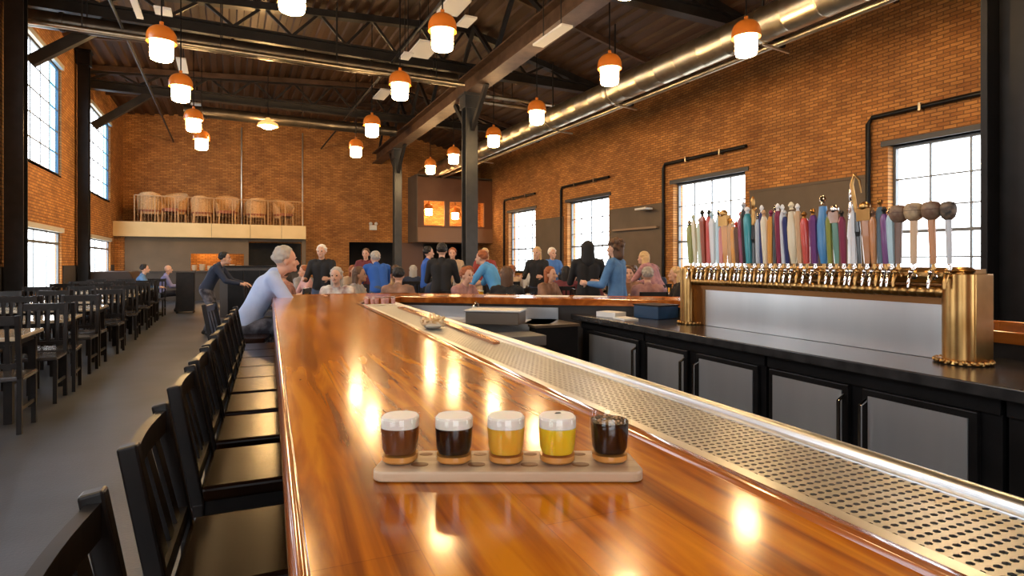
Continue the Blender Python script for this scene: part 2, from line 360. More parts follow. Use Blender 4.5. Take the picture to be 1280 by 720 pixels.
# ------------------------------------------------------------------ columns, girder, trusses, pipes
def h_column(label, x, y, w, z, m=BLACK):
    t = thing('steel_column', label, 'column', (x, y, 0)); a = w/2; th = w*.12
    c = MB(); c.box(-a,a,-a,-a+th,0,z); c.box(-a,a,a-th,a,0,z); c.box(-th/2,th/2,-a+th,a-th,0,z); c.build('shaft', m, t, bevel=.004)
    b = MB(); b.box(-a*1.35,a*1.35,-a*1.35,a*1.35,0,.04); b.build('base_plate', m, t)
    h = MB(); h.box(-a*1.25,a*1.25,-a*1.25,a*1.25,z-.35,z); h.box(-a*1.5,a*1.5,-a*1.5,a*1.5,z-.02,z+.04); h.build('cap_plate', m, t)
    return t
cL = at_d(0, 0, 1); p = cam((1246+34-640)/F*4.5, 4.5, 0)
h_column('tall black steel column at the right edge, behind the brass tap tower', p.x, p.y, .40, 7.3)
GREYC = mat('grey_steel_column', (.045,.047,.05), .38, .3, noise=((.07,.07,.07), 3))
h_column('grey steel column standing behind the middle of the bar, thicker of the two', 5.75, 14.2, .33, 5.8, GREYC)
h_column('grey steel column near the far end, thinner of the two in the middle', 5.94, 22.2, .29, 5.8, GREYC)
for (px, d, w, lab) in ((20, 10.3, .27, 'black steel column against the left wall, nearest of the two there'), (105, 15.1, .24, 'black steel column against the left wall, between its two tall windows')):
    h_column(lab, XL+w*.75, Yof(px, XL+w*.75), w, roof_z(XL)-.1)
# long girder on the middle columns
gx = lambda y: 5.52+(y-3)*(5.94-5.52)/19.2
t = thing('ceiling_girder', 'long reddish brown steel girder running over the middle columns', 'girder', (0,0,0))
m = MB(); m.bar((gx(YN), YN, 5.86), (gx(YF), YF, 5.86), .42, .04); m.bar((gx(YN), YN, 6.3), (gx(YF), YF, 6.3), .42, .04); m.bar((gx(YN), YN, 6.08), (gx(YF), YF, 6.08), .05, .42)
m.build('beam', RUST, t)
m = MB(); y = -3.0; i = 0
while y < 25:
    m.bar((gx(y), y, 6.32), (gx(y+1.3), y+1.3, 7.55), .09, .09); m.bar((gx(y+1.3), y+1.3, 7.55), (gx(y+2.6), y+2.6, 6.32), .09, .09); y += 2.6
m.build('lattice', STEELB, t)
for cx, cy in ((5.75, 14.2), (5.94, 22.2)):
    for s in (-1, 1): MB().bar((gx(cy), cy+s*.15, 4.9), (gx(cy), cy+s*1.1, 5.85), .1, .12).build('knee_brace', STEELB, t)
# cross trusses
for i, (y, lab) in enumerate(((3.5, 'dark roof truss nearest the camera, overhead'), (8.87, 'dark roof truss crossing above the second row of lamps'), (14.2, 'dark roof truss crossing over the thicker middle column'), (20.1, 'dark roof truss crossing nearest the far brick wall'))):
    t = thing('roof_truss', lab, 'truss', (0, y, 0), 0, None)
    m = MB(); m.box(XL, XR, -.11, .11, 6.36, 6.40); m.box(XL, XR, -.11, .11, 6.60, 6.64); m.box(XL, XR, -.015, .015, 6.40, 6.60); m.build('bottom_chord', STEELB, t)
    m = MB(); n = 12
    for k in range(n):
        x0 = XL+(XR-XL)*k/n; x1 = XL+(XR-XL)*(k+1)/n; xm = (x0+x1)/2
        za = min(roof_z(x0), roof_z(xm))-.1
        if roof_z(xm)-6.64 > .25: m.bar((x0, 0, 6.63), (xm, 0, roof_z(xm)-.12), .06, .06); m.bar((xm, 0, roof_z(xm)-.12), (x1, 0, 6.63), .06, .06)
    m.build('web', STEELB, t)
    m = MB(); m.bar((XL, 0, roof_z(XL)-.12), (5.6, 0, 7.53), .2, .16); m.bar((5.6, 0, 7.53), (XR, 0, roof_z(XR)-.1), .2, .16); m.build('top_chord', STEELB, t)
    m = MB(); m.bar((XL+.1, 0, 5.3), (XL+1.5, 0, 6.4), .16, .2); m.build('knee_brace', STEELB, t)
# purlins
for i in range(9):
    y = 1.0+i*2.7
    if abs(y-8.87) < .4 or abs(y-14.2) < .4: continue
    m = MB(); m.bar((XL, y, roof_z(XL)-.09), (5.6, y, 7.56), .08, .14); m.bar((5.6, y, 7.56), (XR, y, roof_z(XR)-.09), .08, .14)
    o = m.build('roof_purlin', RUST); tag(o, f'brown purlin under the roof deck, {ORD[i]} from the camera end', 'purlin', 'roof purlins')
# round dark ducts with a pipe, hung across the left bays
def cross_pipe(y, z, x0, x1, r, m_, lab, name='cross_duct'):
    t = thing(name, lab, 'duct', (x0, y, z))
    m = MB(); m.tube([(0,0,0), (x1-x0,0,.0)], r, 20); m.build('pipe', m_, t, smooth=True)
    x = .6
    while x < x1-x0: MB().tube([(x-.03,0,0), (x+.03,0,0)], r*1.12, 20).build('joint_ring', m_, t, smooth=True); x += 1.5
    x = 1.0
    while x < x1-x0: MB().bar((x,0,r*.8), (x,0,roof_z(x0+x)-z-.02), .02, .02).build('hanger', STEELB, t); x += 2.4
    return t
DUCTD = mat('dark_duct', (.10,.085,.07), .3, .9, noise=((.16,.13,.10), 3))
cross_pipe(14.0, 6.1, XL+.05, 5.3, .17, DUCTD, 'dark round duct crossing from the left wall to the girder')
cross_pipe(13.7, 5.92, XL+.02, 5.4, .05, GALV, 'slim silver pipe crossing below the dark duct from the left wall', 'sprinkler_pipe')
cross_pipe(20.0, 6.0, -1.2, 5.3, .17, DUCTD, 'dark round duct crossing the ceiling nearest the far wall')
cross_pipe(14.6, 6.0, 6.2, 8.9, .05, GALV, 'slim silver pipe on the right of the thicker middle column', 'sprinkler_pipe')
cross_pipe(15.2, 6.0, 6.2, 8.9, .05, GALV, 'second slim silver pipe right of the thicker middle column', 'sprinkler_pipe')
# long spiral duct by the right wall
t = thing('spiral_duct', 'long galvanised spiral duct running along the right brick wall', 'duct', (8.2, 0, 5.45))
m = MB(); pts = []; rs = []; y = YN+.05
while y < 25.9:
    pts += [(0,y,0), (0,y+.56,0), (0,y+.57,0), (0,y+.59,0), (0,y+.60,0)]; rs += [.29,.29,.296,.296,.29]; y += .61
m.tube(pts, rs, 28); m.build('duct_run', GALV, t, smooth=True)
for y in (3.4, 6.9, 11.1, 14.0, 19.5):
    cc = MB().tube([(0,y,0),(0,y+.07,0)], .31, 28).build('collar', GALV, t, smooth=True)
    MB().bar((0,y+.03,.3), (0,y+.03,roof_z(8.2)-5.45), .03, .03).build('hanger', STEELB, cc); MB().bar((0,y+.03,-.32), (.65,y+.03,-.36), .04, .04).build('bracket', GALV, cc)
t = thing('side_pipe', 'thin silver pipe running under the long spiral duct', 'pipe', (8.62, 0, 5.22))
MB().tube([(0,YN+.05,0),(0,25.9,0)], .055, 12).build('pipe_run', GALV, t, smooth=True)
# lengthwise thin rod at the left and cables
for x, z, lab, y0, y1 in ((-1.9, 6.1, 'thin dark rod running lengthwise above the left lamps', 5, 25.9), (3.6, 6.3, 'thin dark rod running lengthwise left of the girder', 5, 25.9)):
    o = MB().tube([(x, y0, z), (x, y1, z)], .03, 8).build('ceiling_rod', STEELB, smooth=True); tag(o, lab, 'rod')
# pale ceiling panels between the lamps
PANELM = mat('pale_ceiling_panel', (.72,.70,.66), .5)
ci = 0
for px, py, d, w, l in ((530,62,12.6,.5,1.0), (567,8,10.2,.4,.7), (583,27,11.2,.25,.5), (478,118,17.5,.35,1.1), (508,70,12,.2,.4), (170,8,9.4,.10,1.0), (228,82,13.6,.2,1.1), (246,134,18.2,.3,1.0), (204,14,9.6,.25,.3), (690,45,9.9,.22,1.0)):
    q = at_d(px, py, d); ci += 1
    t = thing('ceiling_panel', ('wide pale panel hung behind the largest lamp', 'pale panel hung above the largest lamp at the top edge', 'small pale panel just right of the largest lamp', 'long pale panel hung left of the second lamp of the middle row', 'tiny pale plate left of the largest lamp', 'narrow pale strip at the upper left, above the left lamps', 'slanted pale panel between the first two left lamps', 'pale panel between the second and third left lamps', 'tiny pale plate directly above the first left lamp', 'pale lit strip on the right side of the long girder')[ci-1], 'ceiling panel', q)
    MB().box(-w/2, w/2, -l/2, l/2, -.02, .02).build('panel', PANELM, t, bevel=.005)
    for s in (-1,1): MB().bar((0,s*l*.3,0), (0,s*l*.3,max(.1, roof_z(q.x)-q.z)), .015, .015).build('hanger', STEELB, t)
# ------------------------------------------------------------------ pendant lamps
CAP = mat('orange_lamp_cap', (.52,.14,.018), .3, emit=(1,.25,.02), es=.12, coat=.4)
GLOW = mat('glowing_lamp_glass', (1,.9,.7), .3, emit=(1,.66,.30), es=70)
lamps = [(202,52,'first of the left row'), (226,108,'second of the left row'), (242,149,'third of the left row'), (252,174,'last of the left row'),
 (553,38,'largest, at the top of the middle row'), (500,105,'second of the middle row'), (465,156,'third of the middle row'), (445,184,'last of the middle row'),
 (762,85,'first of the right row, before the spiral duct'), (671,139,'second of the right row'), (617,170,'third of the right row, beside the thick column'), (567,193,'fourth of the right row, left of the thick column'), (538,207,'last of the right row'),
 (365,-14,'cut by the top edge of the photo')]
def lamp_proto():
    t = thing('pendant_lamp', '', 'lamp', (0,0,0), 0, 'orange-capped pendant lamps')
    pr = [(.215,-.02),(.215,.05)]+[(.215*cos(a*pi/16)**.8+.0, .05+.20*sin(a*pi/16)) for a in range(1,8)]+[(.03,.26),(.03,.31),(0,.31)]
    MB().lathe([(.17,-.015)]+pr, 28).build('lamp_cap', CAP, t, smooth=True)
    MB().lathe([(0,-.30),(.12,-.30),(.15,-.285),(.162,-.24),(.165,0),(0,0)], 28).build('glass_diffuser', GLOW, t, smooth=True)
    g = MB(); g.lathe([(.166,-.2),(.174,-.2),(.174,-.19),(.166,-.19)], 28, closed=True)
    g.build('guard_ring', mat('amber_ring', (.6,.3,.08), .4, .5), t)
    return t
LP = lamp_proto(); LPT = None; first = True
def add_lamp(p, label, cord):
    global first
    o = LP if first else dup(LP, LPT, p)
    o.location = p; o['label'] = label; first = False
    MB().tube([(0,0,.30), (0,0,cord)], .012, 6).build('cord', BLACK, o)
    return o
LPT = proto_of(LP)
for px, py, lab in lamps:
    p = at_z(px, py, 4.9) 
    add_lamp(p, 'added orange-capped pendant lamp with glowing glass, '+lab, max(.6, roof_z(p.x)-4.9))
# extra pendants added towards and above the camera to light the bar
for l, y, lab in ((.9, 4.3, 'over the near end of the bar stools'), (4.3, 5.6, 'over the near end of the back counter'), (6.6, 3.2, 'over the right side behind the camera'), (2.6, .6, 'over the place where the camera stands'), (-1.6, 3.6, 'over the near tables on the left'), (4.4, 2.2, 'over the taps at the near end'), (7.2, 6.4, 'over the right tables near the window')):
    add_lamp(Vector((l, y, 4.9)), 'added orange-capped pendant lamp with glowing glass, '+lab, roof_z(l)-4.9)
# lamps in the gallery and kitchen
for px, py, Y, lab in ((536,261,25.3,'small, in the left opening of the upper gallery'), (569,266,25.3,'small, in the right opening of the upper gallery')):
    X = Xof(px, Y); d = Y*cos(TH)+X*sin(TH); z = CH-(py-HOR)/F*d
    o = add_lamp(Vector((X, Y, z)), 'added orange-capped pendant lamp with glowing glass, '+lab, 5.2-z); 
def pt(name, loc, e, col, r=.1):
    la = bpy.data.lights.new(name, 'POINT'); la.energy = e; la.color = col; la.shadow_soft_size = r
    o = bpy.data.objects.new(name, la); COL.objects.link(o); o.location = loc; return o
struct(MB().box(Xd(311), Xd(383), 25.9, 25.99, 0, 2.2).build('doorway_shade', BLACK))  # black sheet put in for the darkness inside the doorway
pt('kitchen_light', (Xd(262), 25.3, 2.0), 60, (1,.55,.2)); 
pt('gallery_light', (Xof(550,25.3), 25.3, 4.6), 60, (1,.5,.18))
t = thing('caged_lamp', 'small shaded lamp with a bright top near the far wall', 'lamp', at_z(335, 154, 5.6))
MB().lathe([(.30,-.10),(.28,-.02),(.10,.10),(.05,.16),(0,.16)], 20).build('lamp_shade', mat('amber_shade', (.7,.35,.12), .4, emit=(1,.5,.15), es=1.2), t, smooth=True)
pt('caged_bulb_light', t.location+Vector((0,0,-.3)), 420, (1,.58,.22), .15)
MB().ball((0,0,-.10), (.2,.2,.08)).build('bulb', GLOW, t, smooth=True)
MB().tube([(0,0,.15), (0,0,1.6)], .012, 6).build('cord', BLACK, t)
# ------------------------------------------------------------------ U-shaped bar
BARW = wood_mat('varnished_bar_wood', (.30,.068,.002), (.62,.172,.004), (.86,.30,.010), plank=.16, rough=.17, coat=.4, grain=24, dark=.7)
RAILW = wood_mat('bar_rail_wood', (.30,.07,.01), (.42,.11,.015), (.6,.19,.03), plank=.5, rough=.16, coat=.8, grain=10)
BT = 1.07
bar = thing('bar_counter', 'long varnished orange wood bar top with the beer flight on it', 'bar', (0,0,0), -BA)
outer = [(.030,-1.2),(.030,6.25),(.95,6.25),(1.5,5.98),(3.8,4.29),(3.8,-.6)]
inner = [(3.2,-.6),(3.2,4.0),(1.15,5.5),(.80,5.22),(.645,4.7),(.645,-1.2)]
# cut into quads so that the slab stays clean
def slab(polys, z0, z1):
    m = MB()
    for p in polys: m.prism(p, z0, z1)
    return m
slab([[(.030,-1.2),(.645,-1.2),(.645,4.7),(.80,5.22),(.95,6.25),(.030,6.25)], [(.80,5.22),(1.15,5.5),(1.5,5.98),(.95,6.25)]], BT-.045, BT).build('bar_top', BARW, bar)
RETW = wood_mat('return_bar_wood', (.30,.068,.002), (.62,.172,.004), (.86,.30,.010), rot=radians(-54), plank=.16, rough=.17, coat=.4)
slab([[(1.15,5.5),(3.2,4.0),(3.8,4.29),(1.5,5.98)]], BT-.045, BT).build('return_top', RETW, bar)
slab([[(3.2,-.6),(3.8,-.6),(3.8,4.29),(3.2,4.0)]], BT-.045, BT).build('side_top', BARW, bar)
def rail(pts, r, m_, name, zc, flat=1.0):
    m = MB(); pts = [Vector((x,y,zc)) for x,y in pts]; m.tube(pts, r, 14); o = m.build(name, m_, bar, smooth=True); return o
# moulded nosing on the guests' side, raised lip by the tray
m = MB()
prof = [(.0,-.046),(-.007,-.044),(-.010,-.034),(-.011,-.010),(-.008,-.002),(-.002,.0025),(.007,.0025),(.010,.0),(.010,-.046)]
def sweep(m, path, prof, side=1):
    """profile (offset to the left of travel, z) swept along an open plan path with mitres"""
    P = [Vector((x,y,0)) for x,y in path]; vs = []; fs = []
    for i, p in enumerate(P):
        d1 = (P[i]-P[i-1]).normalized() if i else (P[1]-P[0]).normalized(); d2 = (P[i+1]-P[i]).normalized() if i < len(P)-1 else d1
        n1 = Vector((-d1.y,d1.x,0)); n2 = Vector((-d2.y,d2.x,0)); nn_ = (n1+n2).normalized(); k = 1/max(.3, nn_.dot(n1))
        for a, z in prof: vs.append(p-nn_*a*k*side+Vector((0,0,z)))
    n = len(prof)
    for i in range(len(P)-1):
        for k in range(n): fs.append((i*n+k, i*n+(k+1)%n, (i+1)*n+(k+1)%n, (i+1)*n+k))
    fs += [tuple(range(n)), tuple((len(P)-1)*n+k for k in range(n-1,-1,-1))]
    return m.add(vs, fs)
sweep(m, outer, [(a,z+BT) for a,z in prof]); m.build('nosing', RAILW, bar, smooth=True)
m = MB(); sweep(m, inner[::-1], [(0,BT-.05),(.024,BT-.05),(.026,BT+.002),(.016,BT+.008),(-.004,BT+.006),(-.010,BT-.001),(-.012,BT-.01),(0,BT-.012)]); m.build('inner_rail', RAILW, bar, smooth=True)
# dark carcass below
BARP = mat('bar_front_panel', (.025,.018,.014), .45, noise=((.04,.028,.02), 4))
m = MB()
m.prism([(.34,-1.2),(.62,-1.2),(.62,4.7),(.78,5.3),(.92,5.85),(.34,5.85)], 0, BT-.045); m.prism([(.78,5.3),(1.15,5.52),(1.4,5.85),(.92,5.85)], 0, BT-.045)
m.prism([(1.15,5.52),(3.22,4.02),(3.6,4.12),(1.4,5.75)], 0, BT-.045); m.prism([(3.24,-.6),(3.6,-.6),(3.6,4.12),(3.24,4.0)], 0, BT-.045)
m.build('bar_carcass', BARP, bar)
m = MB(); m.tube([(.2,-1.2,.2),(.2,6.0,.2)], .02, 10)
s = -1.0
while s < 6: m.bar((.2,s,.2),(.34,s,.2),.02,.02); s += 1.2
m.build('foot_rail', BRASS, bar, smooth=True)
# ------------------------------------------------------------------ perforated drip tray set along the bar
TR = bpy.data.materials.new('perforated_steel'); TR.use_nodes = True; t_ = TR.node_tree; b_ = t_.nodes['Principled BSDF']
b_.inputs['Base Color'].default_value = (.46,.46,.46,1); b_.inputs['Metallic'].default_value = 1; b_.inputs['Roughness'].default_value = .36
tray = thing('drip_tray', 'long perforated steel drip tray along the inner side of the bar', 'drip tray', (0,0,0), -BA)
# real holes: build a unit cell strip and array it
def perf(l0, l1, s0, s1, z, cols):
    """sheet with small square-ish diamond holes, staggered rows"""
    vs = []; fs = []; cw = (l1-l0)/cols; rows = int((s1-s0)/cw); ch = (s1-s0)/rows; h = .345
    grid = {}
    def V(x, y):
        k = (round(x,5), round(y,5))
        if k not in grid: grid[k] = len(vs); vs.append((x, y, z))
        return grid[k]
    for r in range(rows):
        for c in range(cols):
            x0 = l0+c*cw; y0 = s0+r*ch; x1 = x0+cw; y1 = y0+ch
            a, b, c2, d = V(x0,y0), V(x1,y0), V(x1,y1), V(x0,y1)
            # hole is an elongated hexagon inside the cell, offset on odd rows
            ox = (.16 if r % 2 else -.16)*cw
            cx = (x0+x1)/2+ox; cy = (y0+y1)/2; hx = h*cw*.98; hy = h*ch*.8
            e = V(cx-hx, cy-hy*.5); f = V(cx, cy-hy); g = V(cx+hx, cy-hy*.5); hh = V(cx+hx, cy+hy*.5); i = V(cx, cy+hy); j = V(cx-hx, cy+hy*.5)
            fs += [(a,b,g,f,e), (b,c2,hh,g), (c2,d,j,i,hh), (d,a,e,j)]
    return vs, fs
vs, fs = perf(.70, .905, -1.1, 4.45, BT-.006, 13)
m = MB(); m.add(vs, fs); me = bpy.data.meshes.new('perforated_grate'); me.from_pydata(vs, [], fs); me.materials.append(TR)
o = bpy.data.objects.new('perforated_grate', me); COL.objects.link(o); o.parent = tray
so = o.modifiers.new('solid', 'SOLIDIFY'); so.thickness = .003; so.offset = -1
m = MB(); m.box(.672,.945,-1.2,4.66,BT-.05,BT-.038); m.box(.672,.676,-1.2,4.66,BT-.038,BT-.02); m.build('tray_pan', mat('tray_pan_steel', (.08,.075,.07), .4, .8), tray)
m = MB(); m.box(.674,.700,-1.2,4.66,BT-.02,BT+.001); m.box(.905,.925,-1.2,4.66,BT-.02,BT-.003); m.box(.70,.905,4.45,4.66,BT-.02,BT-.003); m.box(.70,.905,-1.2,-1.1,BT-.02,BT-.003)
m.build('tray_rim', STAIN, tray, bevel=.002)
m = MB(); m.tube([(.938,-1.2,BT-.004),(.938,4.66,BT-.004)], .015, 12); m.build('outer_rim', STAIN, tray, smooth=True)
m = MB(); m.prism([(.842,2.2),(.872,2.2),(.905,3.0),(.905,4.2),(.86,4.2),(.86,3.0)], BT-.005, BT+.006); m.build('copper_reflection_strip', mat('copper_reflection_strip', (.55,.26,.12), .25, 1), tray)  # brown reflection on the tray put in as a copper-coloured strip
# ------------------------------------------------------------------ bar stools
SEATM = mat('dark_brown_seat', (.008,.003,.0015), .24, noise=((.018,.007,.0025), 3), spec=.07)
def stool_proto():
    t = thing('bar_stool', '', 'bar stool', (0,0,0), -BA, 'black bar stools along the bar')
    # local: x towards the bar, y along the bar, z up; seat .42 deep
    s = MB(); s.box(-.20,.21,-.19,.19,.70,.745); s.build('seat', SEATM, t, bevel=.012, seg=3)
    for y in (-.178,.178):
        b = MB(); b.bar((-.215,y,0), (-.205,y,.70), .032,.032); b.bar((-.205,y,.69), (-.268,y,1.045), .036,.030)
        b.build('back_post', BLACKW, t, bevel=.005)
        b = MB(); b.bar((.19,y,0), (.175,y,.70), .038,.036); b.build('leg', BLACKW, t, bevel=.004)
        b = MB(); b.bar((-.208,y,.30), (.182,y,.30), .02,.03); b.build('stretcher', BLACKW, t)
    b = MB(); b.bar((.185,-.178,.22), (.185,.178,.22), .022,.035); b.bar((-.21,-.178,.36), (-.21,.178,.36), .02,.03); b.build('foot_bar', BLACKW, t)
    b = MB()  # curved top rail
    pts = [(-.262-.010*cos(a*pi/2), .178*a, 1.005) for a in (-1,-.75,-.5,-.25,0,.25,.5,.75,1)]
    b.prism([(x-.010,y) for x,y,_ in pts]+[(x+.010,y) for x,y,_ in pts[::-1]], .975, 1.03)
    b.build('top_rail', BLACKW, t)
    b = MB(); b.bar((-.216,-.178,.76), (-.216,.178,.76), .02,.045); b.build('lower_rail', BLACKW, t)
    for y in (-.09,0,.09):
        b = MB(); b.bar((-.218,y,.77), (-.262-.008*cos(y/.178*pi/2),y,.99), .010,.05, up=(0,1,0)); b.build('back_slat', BLACKW, t)
    a = MB(); a.box(-.19,.19,-.18,.18,.655,.70); a.build('seat_frame', BLACKW, t)
    return t
ST = stool_proto(); STT = proto_of(ST)
ss = [.90,1.50,2.08,2.55,2.99,3.41,3.79,4.17,4.55,4.93]
near = ['nearest the camera, only its back posts in view','second from the camera, with a pale worn post top','third from the camera','fourth from the camera','fifth from the camera','sixth from the camera','seventh from the camera','eighth from the camera','ninth from the camera','last one before the man in the pale blue shirt']
for i, s in enumerate(ss):
    p = bl(.014, s, 0); lab = 'black wooden bar stool, '+near[i]
    if i == 0: ST.location = p; ST['label'] = lab
    else: dup(ST, STT, p, -BA, lab)
dup(ST, STT, bl(-.22, 5.62), -BA-.15, 'black bar stool under the man in the pale blue shirt', 'black bar stools along the bar')
# ------------------------------------------------------------------ beer flight
PADW = wood_mat('pale_flight_board', (.50,.33,.20), (.62,.44,.28), (.74,.56,.38), plank=.3, rough=.4, coat=.1, grain=25, along='X')
fl = thing('flight_board', 'pale wooden flight board carrying five small beers', 'serving board', cam(-.006, .91, BT), -TH)
m = MB(); c = []
W, D, R = .205, .050, .018
for (cx, cy, a0) in ((W-R, D-R, 0), (-W+R, D-R, 90), (-W+R-.0, -D+R, 180), (W-R, -D+R, 270)):
    for k in range(5): a = radians(a0+k*22.5); c.append((cx*(1 if cy < 0 else .97)+R*cos(a), cy+R*sin(a)))
m.prism(c, .001, .017); m.build('board', PADW, fl, bevel=.003)
NOTCH = mat('dark_notch', (.20,.085,.03), .45)
for x in (-.137,-.049,.033,.112):
    m = MB(); m.lathe([(.0,0),(.0135,0),(.0135,.0012),(.009,.0018),(.0,.0018)], 20); o = m.build('burnt_notch', NOTCH, fl, loc=(x,-.018,.0165))
    o.scale = (1,.7,1)
    m = MB(); m.lathe([(.0,0),(.011,0),(.011,.0012),(.0,.0012)], 20); o = m.build('burnt_notch', NOTCH, fl, loc=(x+.003,.03,.0165)); o.scale = (1,.6,1)
GLASS = pane_mat('clear_glass', (.97,.97,.96))
def beer(i, x, y, liquid, label, foam=True):
    t = thing('beer_glass', label, 'glass of beer', cam(x, .91+y, BT+.018), -TH, 'beers of the flight')
    r0, r1, H = .0285, .0325, .072; q = .06
    pr = [(.0,.0),(r0-.003,.0),(r0,.003),(r0+.0015,.02),(r1,.05),(r1-.0005,H-.002),(r1-.0015,H),(r1-.0028,H-.002),(r1-.003,.05),(r0-.001,.022),(r0-.004,.014),(.0,.012)]
    MB().lathe(pr, 40, sq=q).build('tumbler', GLASS, t, smooth=True)
    MB().lathe([(0,.0012),(r0-.0035,.0012),(r0-.001,.004),(r0-.001,.0115),(0,.0115)], 40, sq=q).build('glass_base', mat('amber_glass_base', (.62,.27,.06), .1, coat=.5), t, smooth=True)
    top = H-.018 if foam else H-.010
    MB().lathe([(.0,.0125),(r0-.0045,.0145),(r0-.0012,.022),(r1-.0032,.05),(r1-.0032,top),(0,top)], 40, sq=q).build('beer', liquid, t, smooth=True)
    if foam:
        FO = mat('beer_foam', (.93,.89,.82), .6, bump=.15, bscale=180, sss=.2)
        m = MB(); m.lathe([(0,top+.0004),(r1-.0034,top+.0004),(r1-.0034,H-.004),(r1-.006,H-.001),(0,H+.0005)], 40, sq=q); m.build('foam', FO, t, smooth=True)
    else:
        m = MB()
        for k in range(26): a = random.random()*6.28; r = random.uniform(.4,.95)*r1*.9; m.ball((r*cos(a), r*sin(a), top+.001), random.uniform(.0012,.0028), 8, 5)
        m.build('bubbles', mat('brown_bubbles', (.35,.2,.1), .2, coat=.5), t, smooth=True)
    return t
beer(0, -.1765, 0, mat('brown_ale', (.13,.042,.014), .15, noise=((.17,.06,.02), 30), spec=.3), 'reddish brown beer with white foam, far left on the board')
beer(1, -.0915, 0, mat('black_stout', (.006,.003,.003), .2, spec=.25), 'near-black beer topped with white foam, second from left on the board')
beer(2, -.0095, 0, mat('hazy_gold_beer', (.98,.50,.05), .15, trans=.08, sss=.5, ior=1.34), 'hazy deep golden beer with white foam, in the middle of the board')
o = beer(3, .0715, 0, mat('yellow_beer', (1.0,.64,.03), .12, trans=.08, sss=.4, ior=1.34), 'bright yellow beer with a dark fleck on its foam')
m = MB(); m.add([(-.004,-.002,.0735),(.006,.001,.0735),(.003,.004,.0735),(-.002,.003,.0735),(-.004,-.002,.0745),(.006,.001,.0745),(.003,.004,.0745),(-.002,.003,.0745)], [(0,1,2,3),(4,5,6,7),(0,1,5,4),(1,2,6,5),(2,3,7,6),(3,0,4,7)]); m.build('dark_fleck', BLACK, o)
beer(4, .1545, .004, mat('black_beer', (.007,.003,.003), .15, spec=.3), 'near-black beer without foam, far right on the board', foam=False)
# ------------------------------------------------------------------ back counter with coolers
CZ = .95
ctop = MB().prism([(2.44,-.4),(3.19,-.4),(3.19,3.92),(2.44,4.47)], CZ-.05, CZ).build('back_counter', mat('black_stone_top', (.018,.017,.017), .22, noise=((.035,.033,.033), 12)), rz=-BA, bevel=.006)
tag(ctop, 'black stone counter top under the tap tower', 'worktop')
def cooler(s0, s1, doors, label, handle=True):
    c0 = (s0+s1)/2; t = thing('back_bar_cooler', label, 'cooler', bl(2.8, c0, 0), -BA)
    m = MB(); m.box(-.30,.34,s0-c0,s1-c0,.06,CZ-.052); m.box(-.26,.3,s0-c0+.02,s1-c0-.02,0,.06); m.build('cabinet', BLACK, t)
    m = MB(); m.box(-.315,-.301,s0-c0,s1-c0,.835,.895); m.build('top_grille', BLACK, t)
    for a, b, side in doors:
        a -= c0; b -= c0
        m = MB(); m.box(-.325,-.301,a-.03,b+.03,.09,.83); d = m.build('door', BLACK, t, bevel=.004)
        m = MB(); m.box(-.331,-.3255,a,b,.13,.80); m.build('steel_panel', STAIND, d)
        y = b+.012 if side > 0 else a-.012
        m = MB(); m.tube([(-.327,y,.42),(-.365,y,.44),(-.365,y,.76),(-.327,y,.78)], .009, 8); m.build('handle', CHROME, d, smooth=True)
    return t
cooler(3.46, 4.36, [(3.54,4.20,-1)], 'black cooler with one steel door, farthest along the back counter')
cooler(2.36, 3.44, [(2.43,2.86,1),(3.01,3.39,-1)], 'black cooler with two steel doors, middle of the back counter')
cooler(1.26, 2.34, [(1.36,1.76,1),(1.89,2.29,-1)], 'black cooler with two steel doors, nearest, one with a bright spot')
cooler(-.38, 1.24, [(-.3,.15,1),(.28,.7,-1)], 'black cooler under the right end of the back counter')
# ------------------------------------------------------------------ tap tower
tw = thing('tap_tower', 'wide brass tap tower with a row of faucets and steel back panel', 'tap tower', bl(2.86, 0, CZ), -BA)
S0, S1 = 1.555, 3.40
m = MB(); m.tube([(-.02,S0+.04,0),(-.02,S0+.04,.40)], .065, 28); m.box(-.03,.10,S0-.03,S0+.10,0,.40); m.build('leg', BRASS, tw, smooth=True, bevel=.004)
m = MB(); m.box(-.05,.08,S1-.06,S1+.06,0,.41); m.tube([(-.05,S1-.03,0),(-.05,S1-.03,.41)], .04, 20); m.build('leg', BRASS, tw, smooth=True, bevel=.004)
m = MB(); m.tube([(-.03,S0,.39),(-.03,S1+.02,.39)], .038, 20); m.box(-.02,.10,S0,S1,.35,.42); m.build('upper_beam', BRASS, tw, smooth=True)
m = MB(); pts = []; rs = []; s = S0+.04
while s < S1: pts += [(-.035,s,.315),(-.035,s+.012,.315),(-.035,s+.036,.315)]; rs += [.022,.027,.027]; s += .042
m.tube(pts, rs, 16); m.build('lower_rail', BRASS, tw, smooth=True)
m = MB(); m.box(-.005,.09,S0+.05,S1-.05,.255,.352); m.build('shade_fascia', mat('dark_bronze', (.22,.10,.035), .35, .9), tw)  # shade below the brass tubes put in as a dark strip
m = MB(); m.box(.01,.05,S0+.06,S1-.05,.002,.256); m.build('back_panel', STAIN, tw)
m = MB(); m.box(.0,.012,S1-.14,S1-.06,.002,.256); m.build('side_panel', mat('dark_bronze', (.22,.10,.035), .35, .9), tw)
for (s, r, lab) in ((S0+.035, .09, 'beaded brass collar'), (S1-.01, .08, 'brass collar')):
    m = MB(); m.lathe([(r,0),(r+.012,.004),(r+.008,.016),(r-.01,.02),(r-.02,.0)], 28, closed=True, c=(-.005,s,0))
    for k in range(22): a = 2*pi*k/22; m.ball((-.005+(r+.012)*cos(a), s+(r+.012)*sin(a), .013), .011, 8, 6)
    o = m.build('beaded_collar', BRASS, tw, smooth=True); o['label'] = lab
m = MB(); m.lathe([(.045,0),(.06,.012),(.05,.024),(.03,.03),(0,.03)], 24, c=(-.02,S0+.04,.40)); m.build('cap', BRASS, tw, smooth=True)
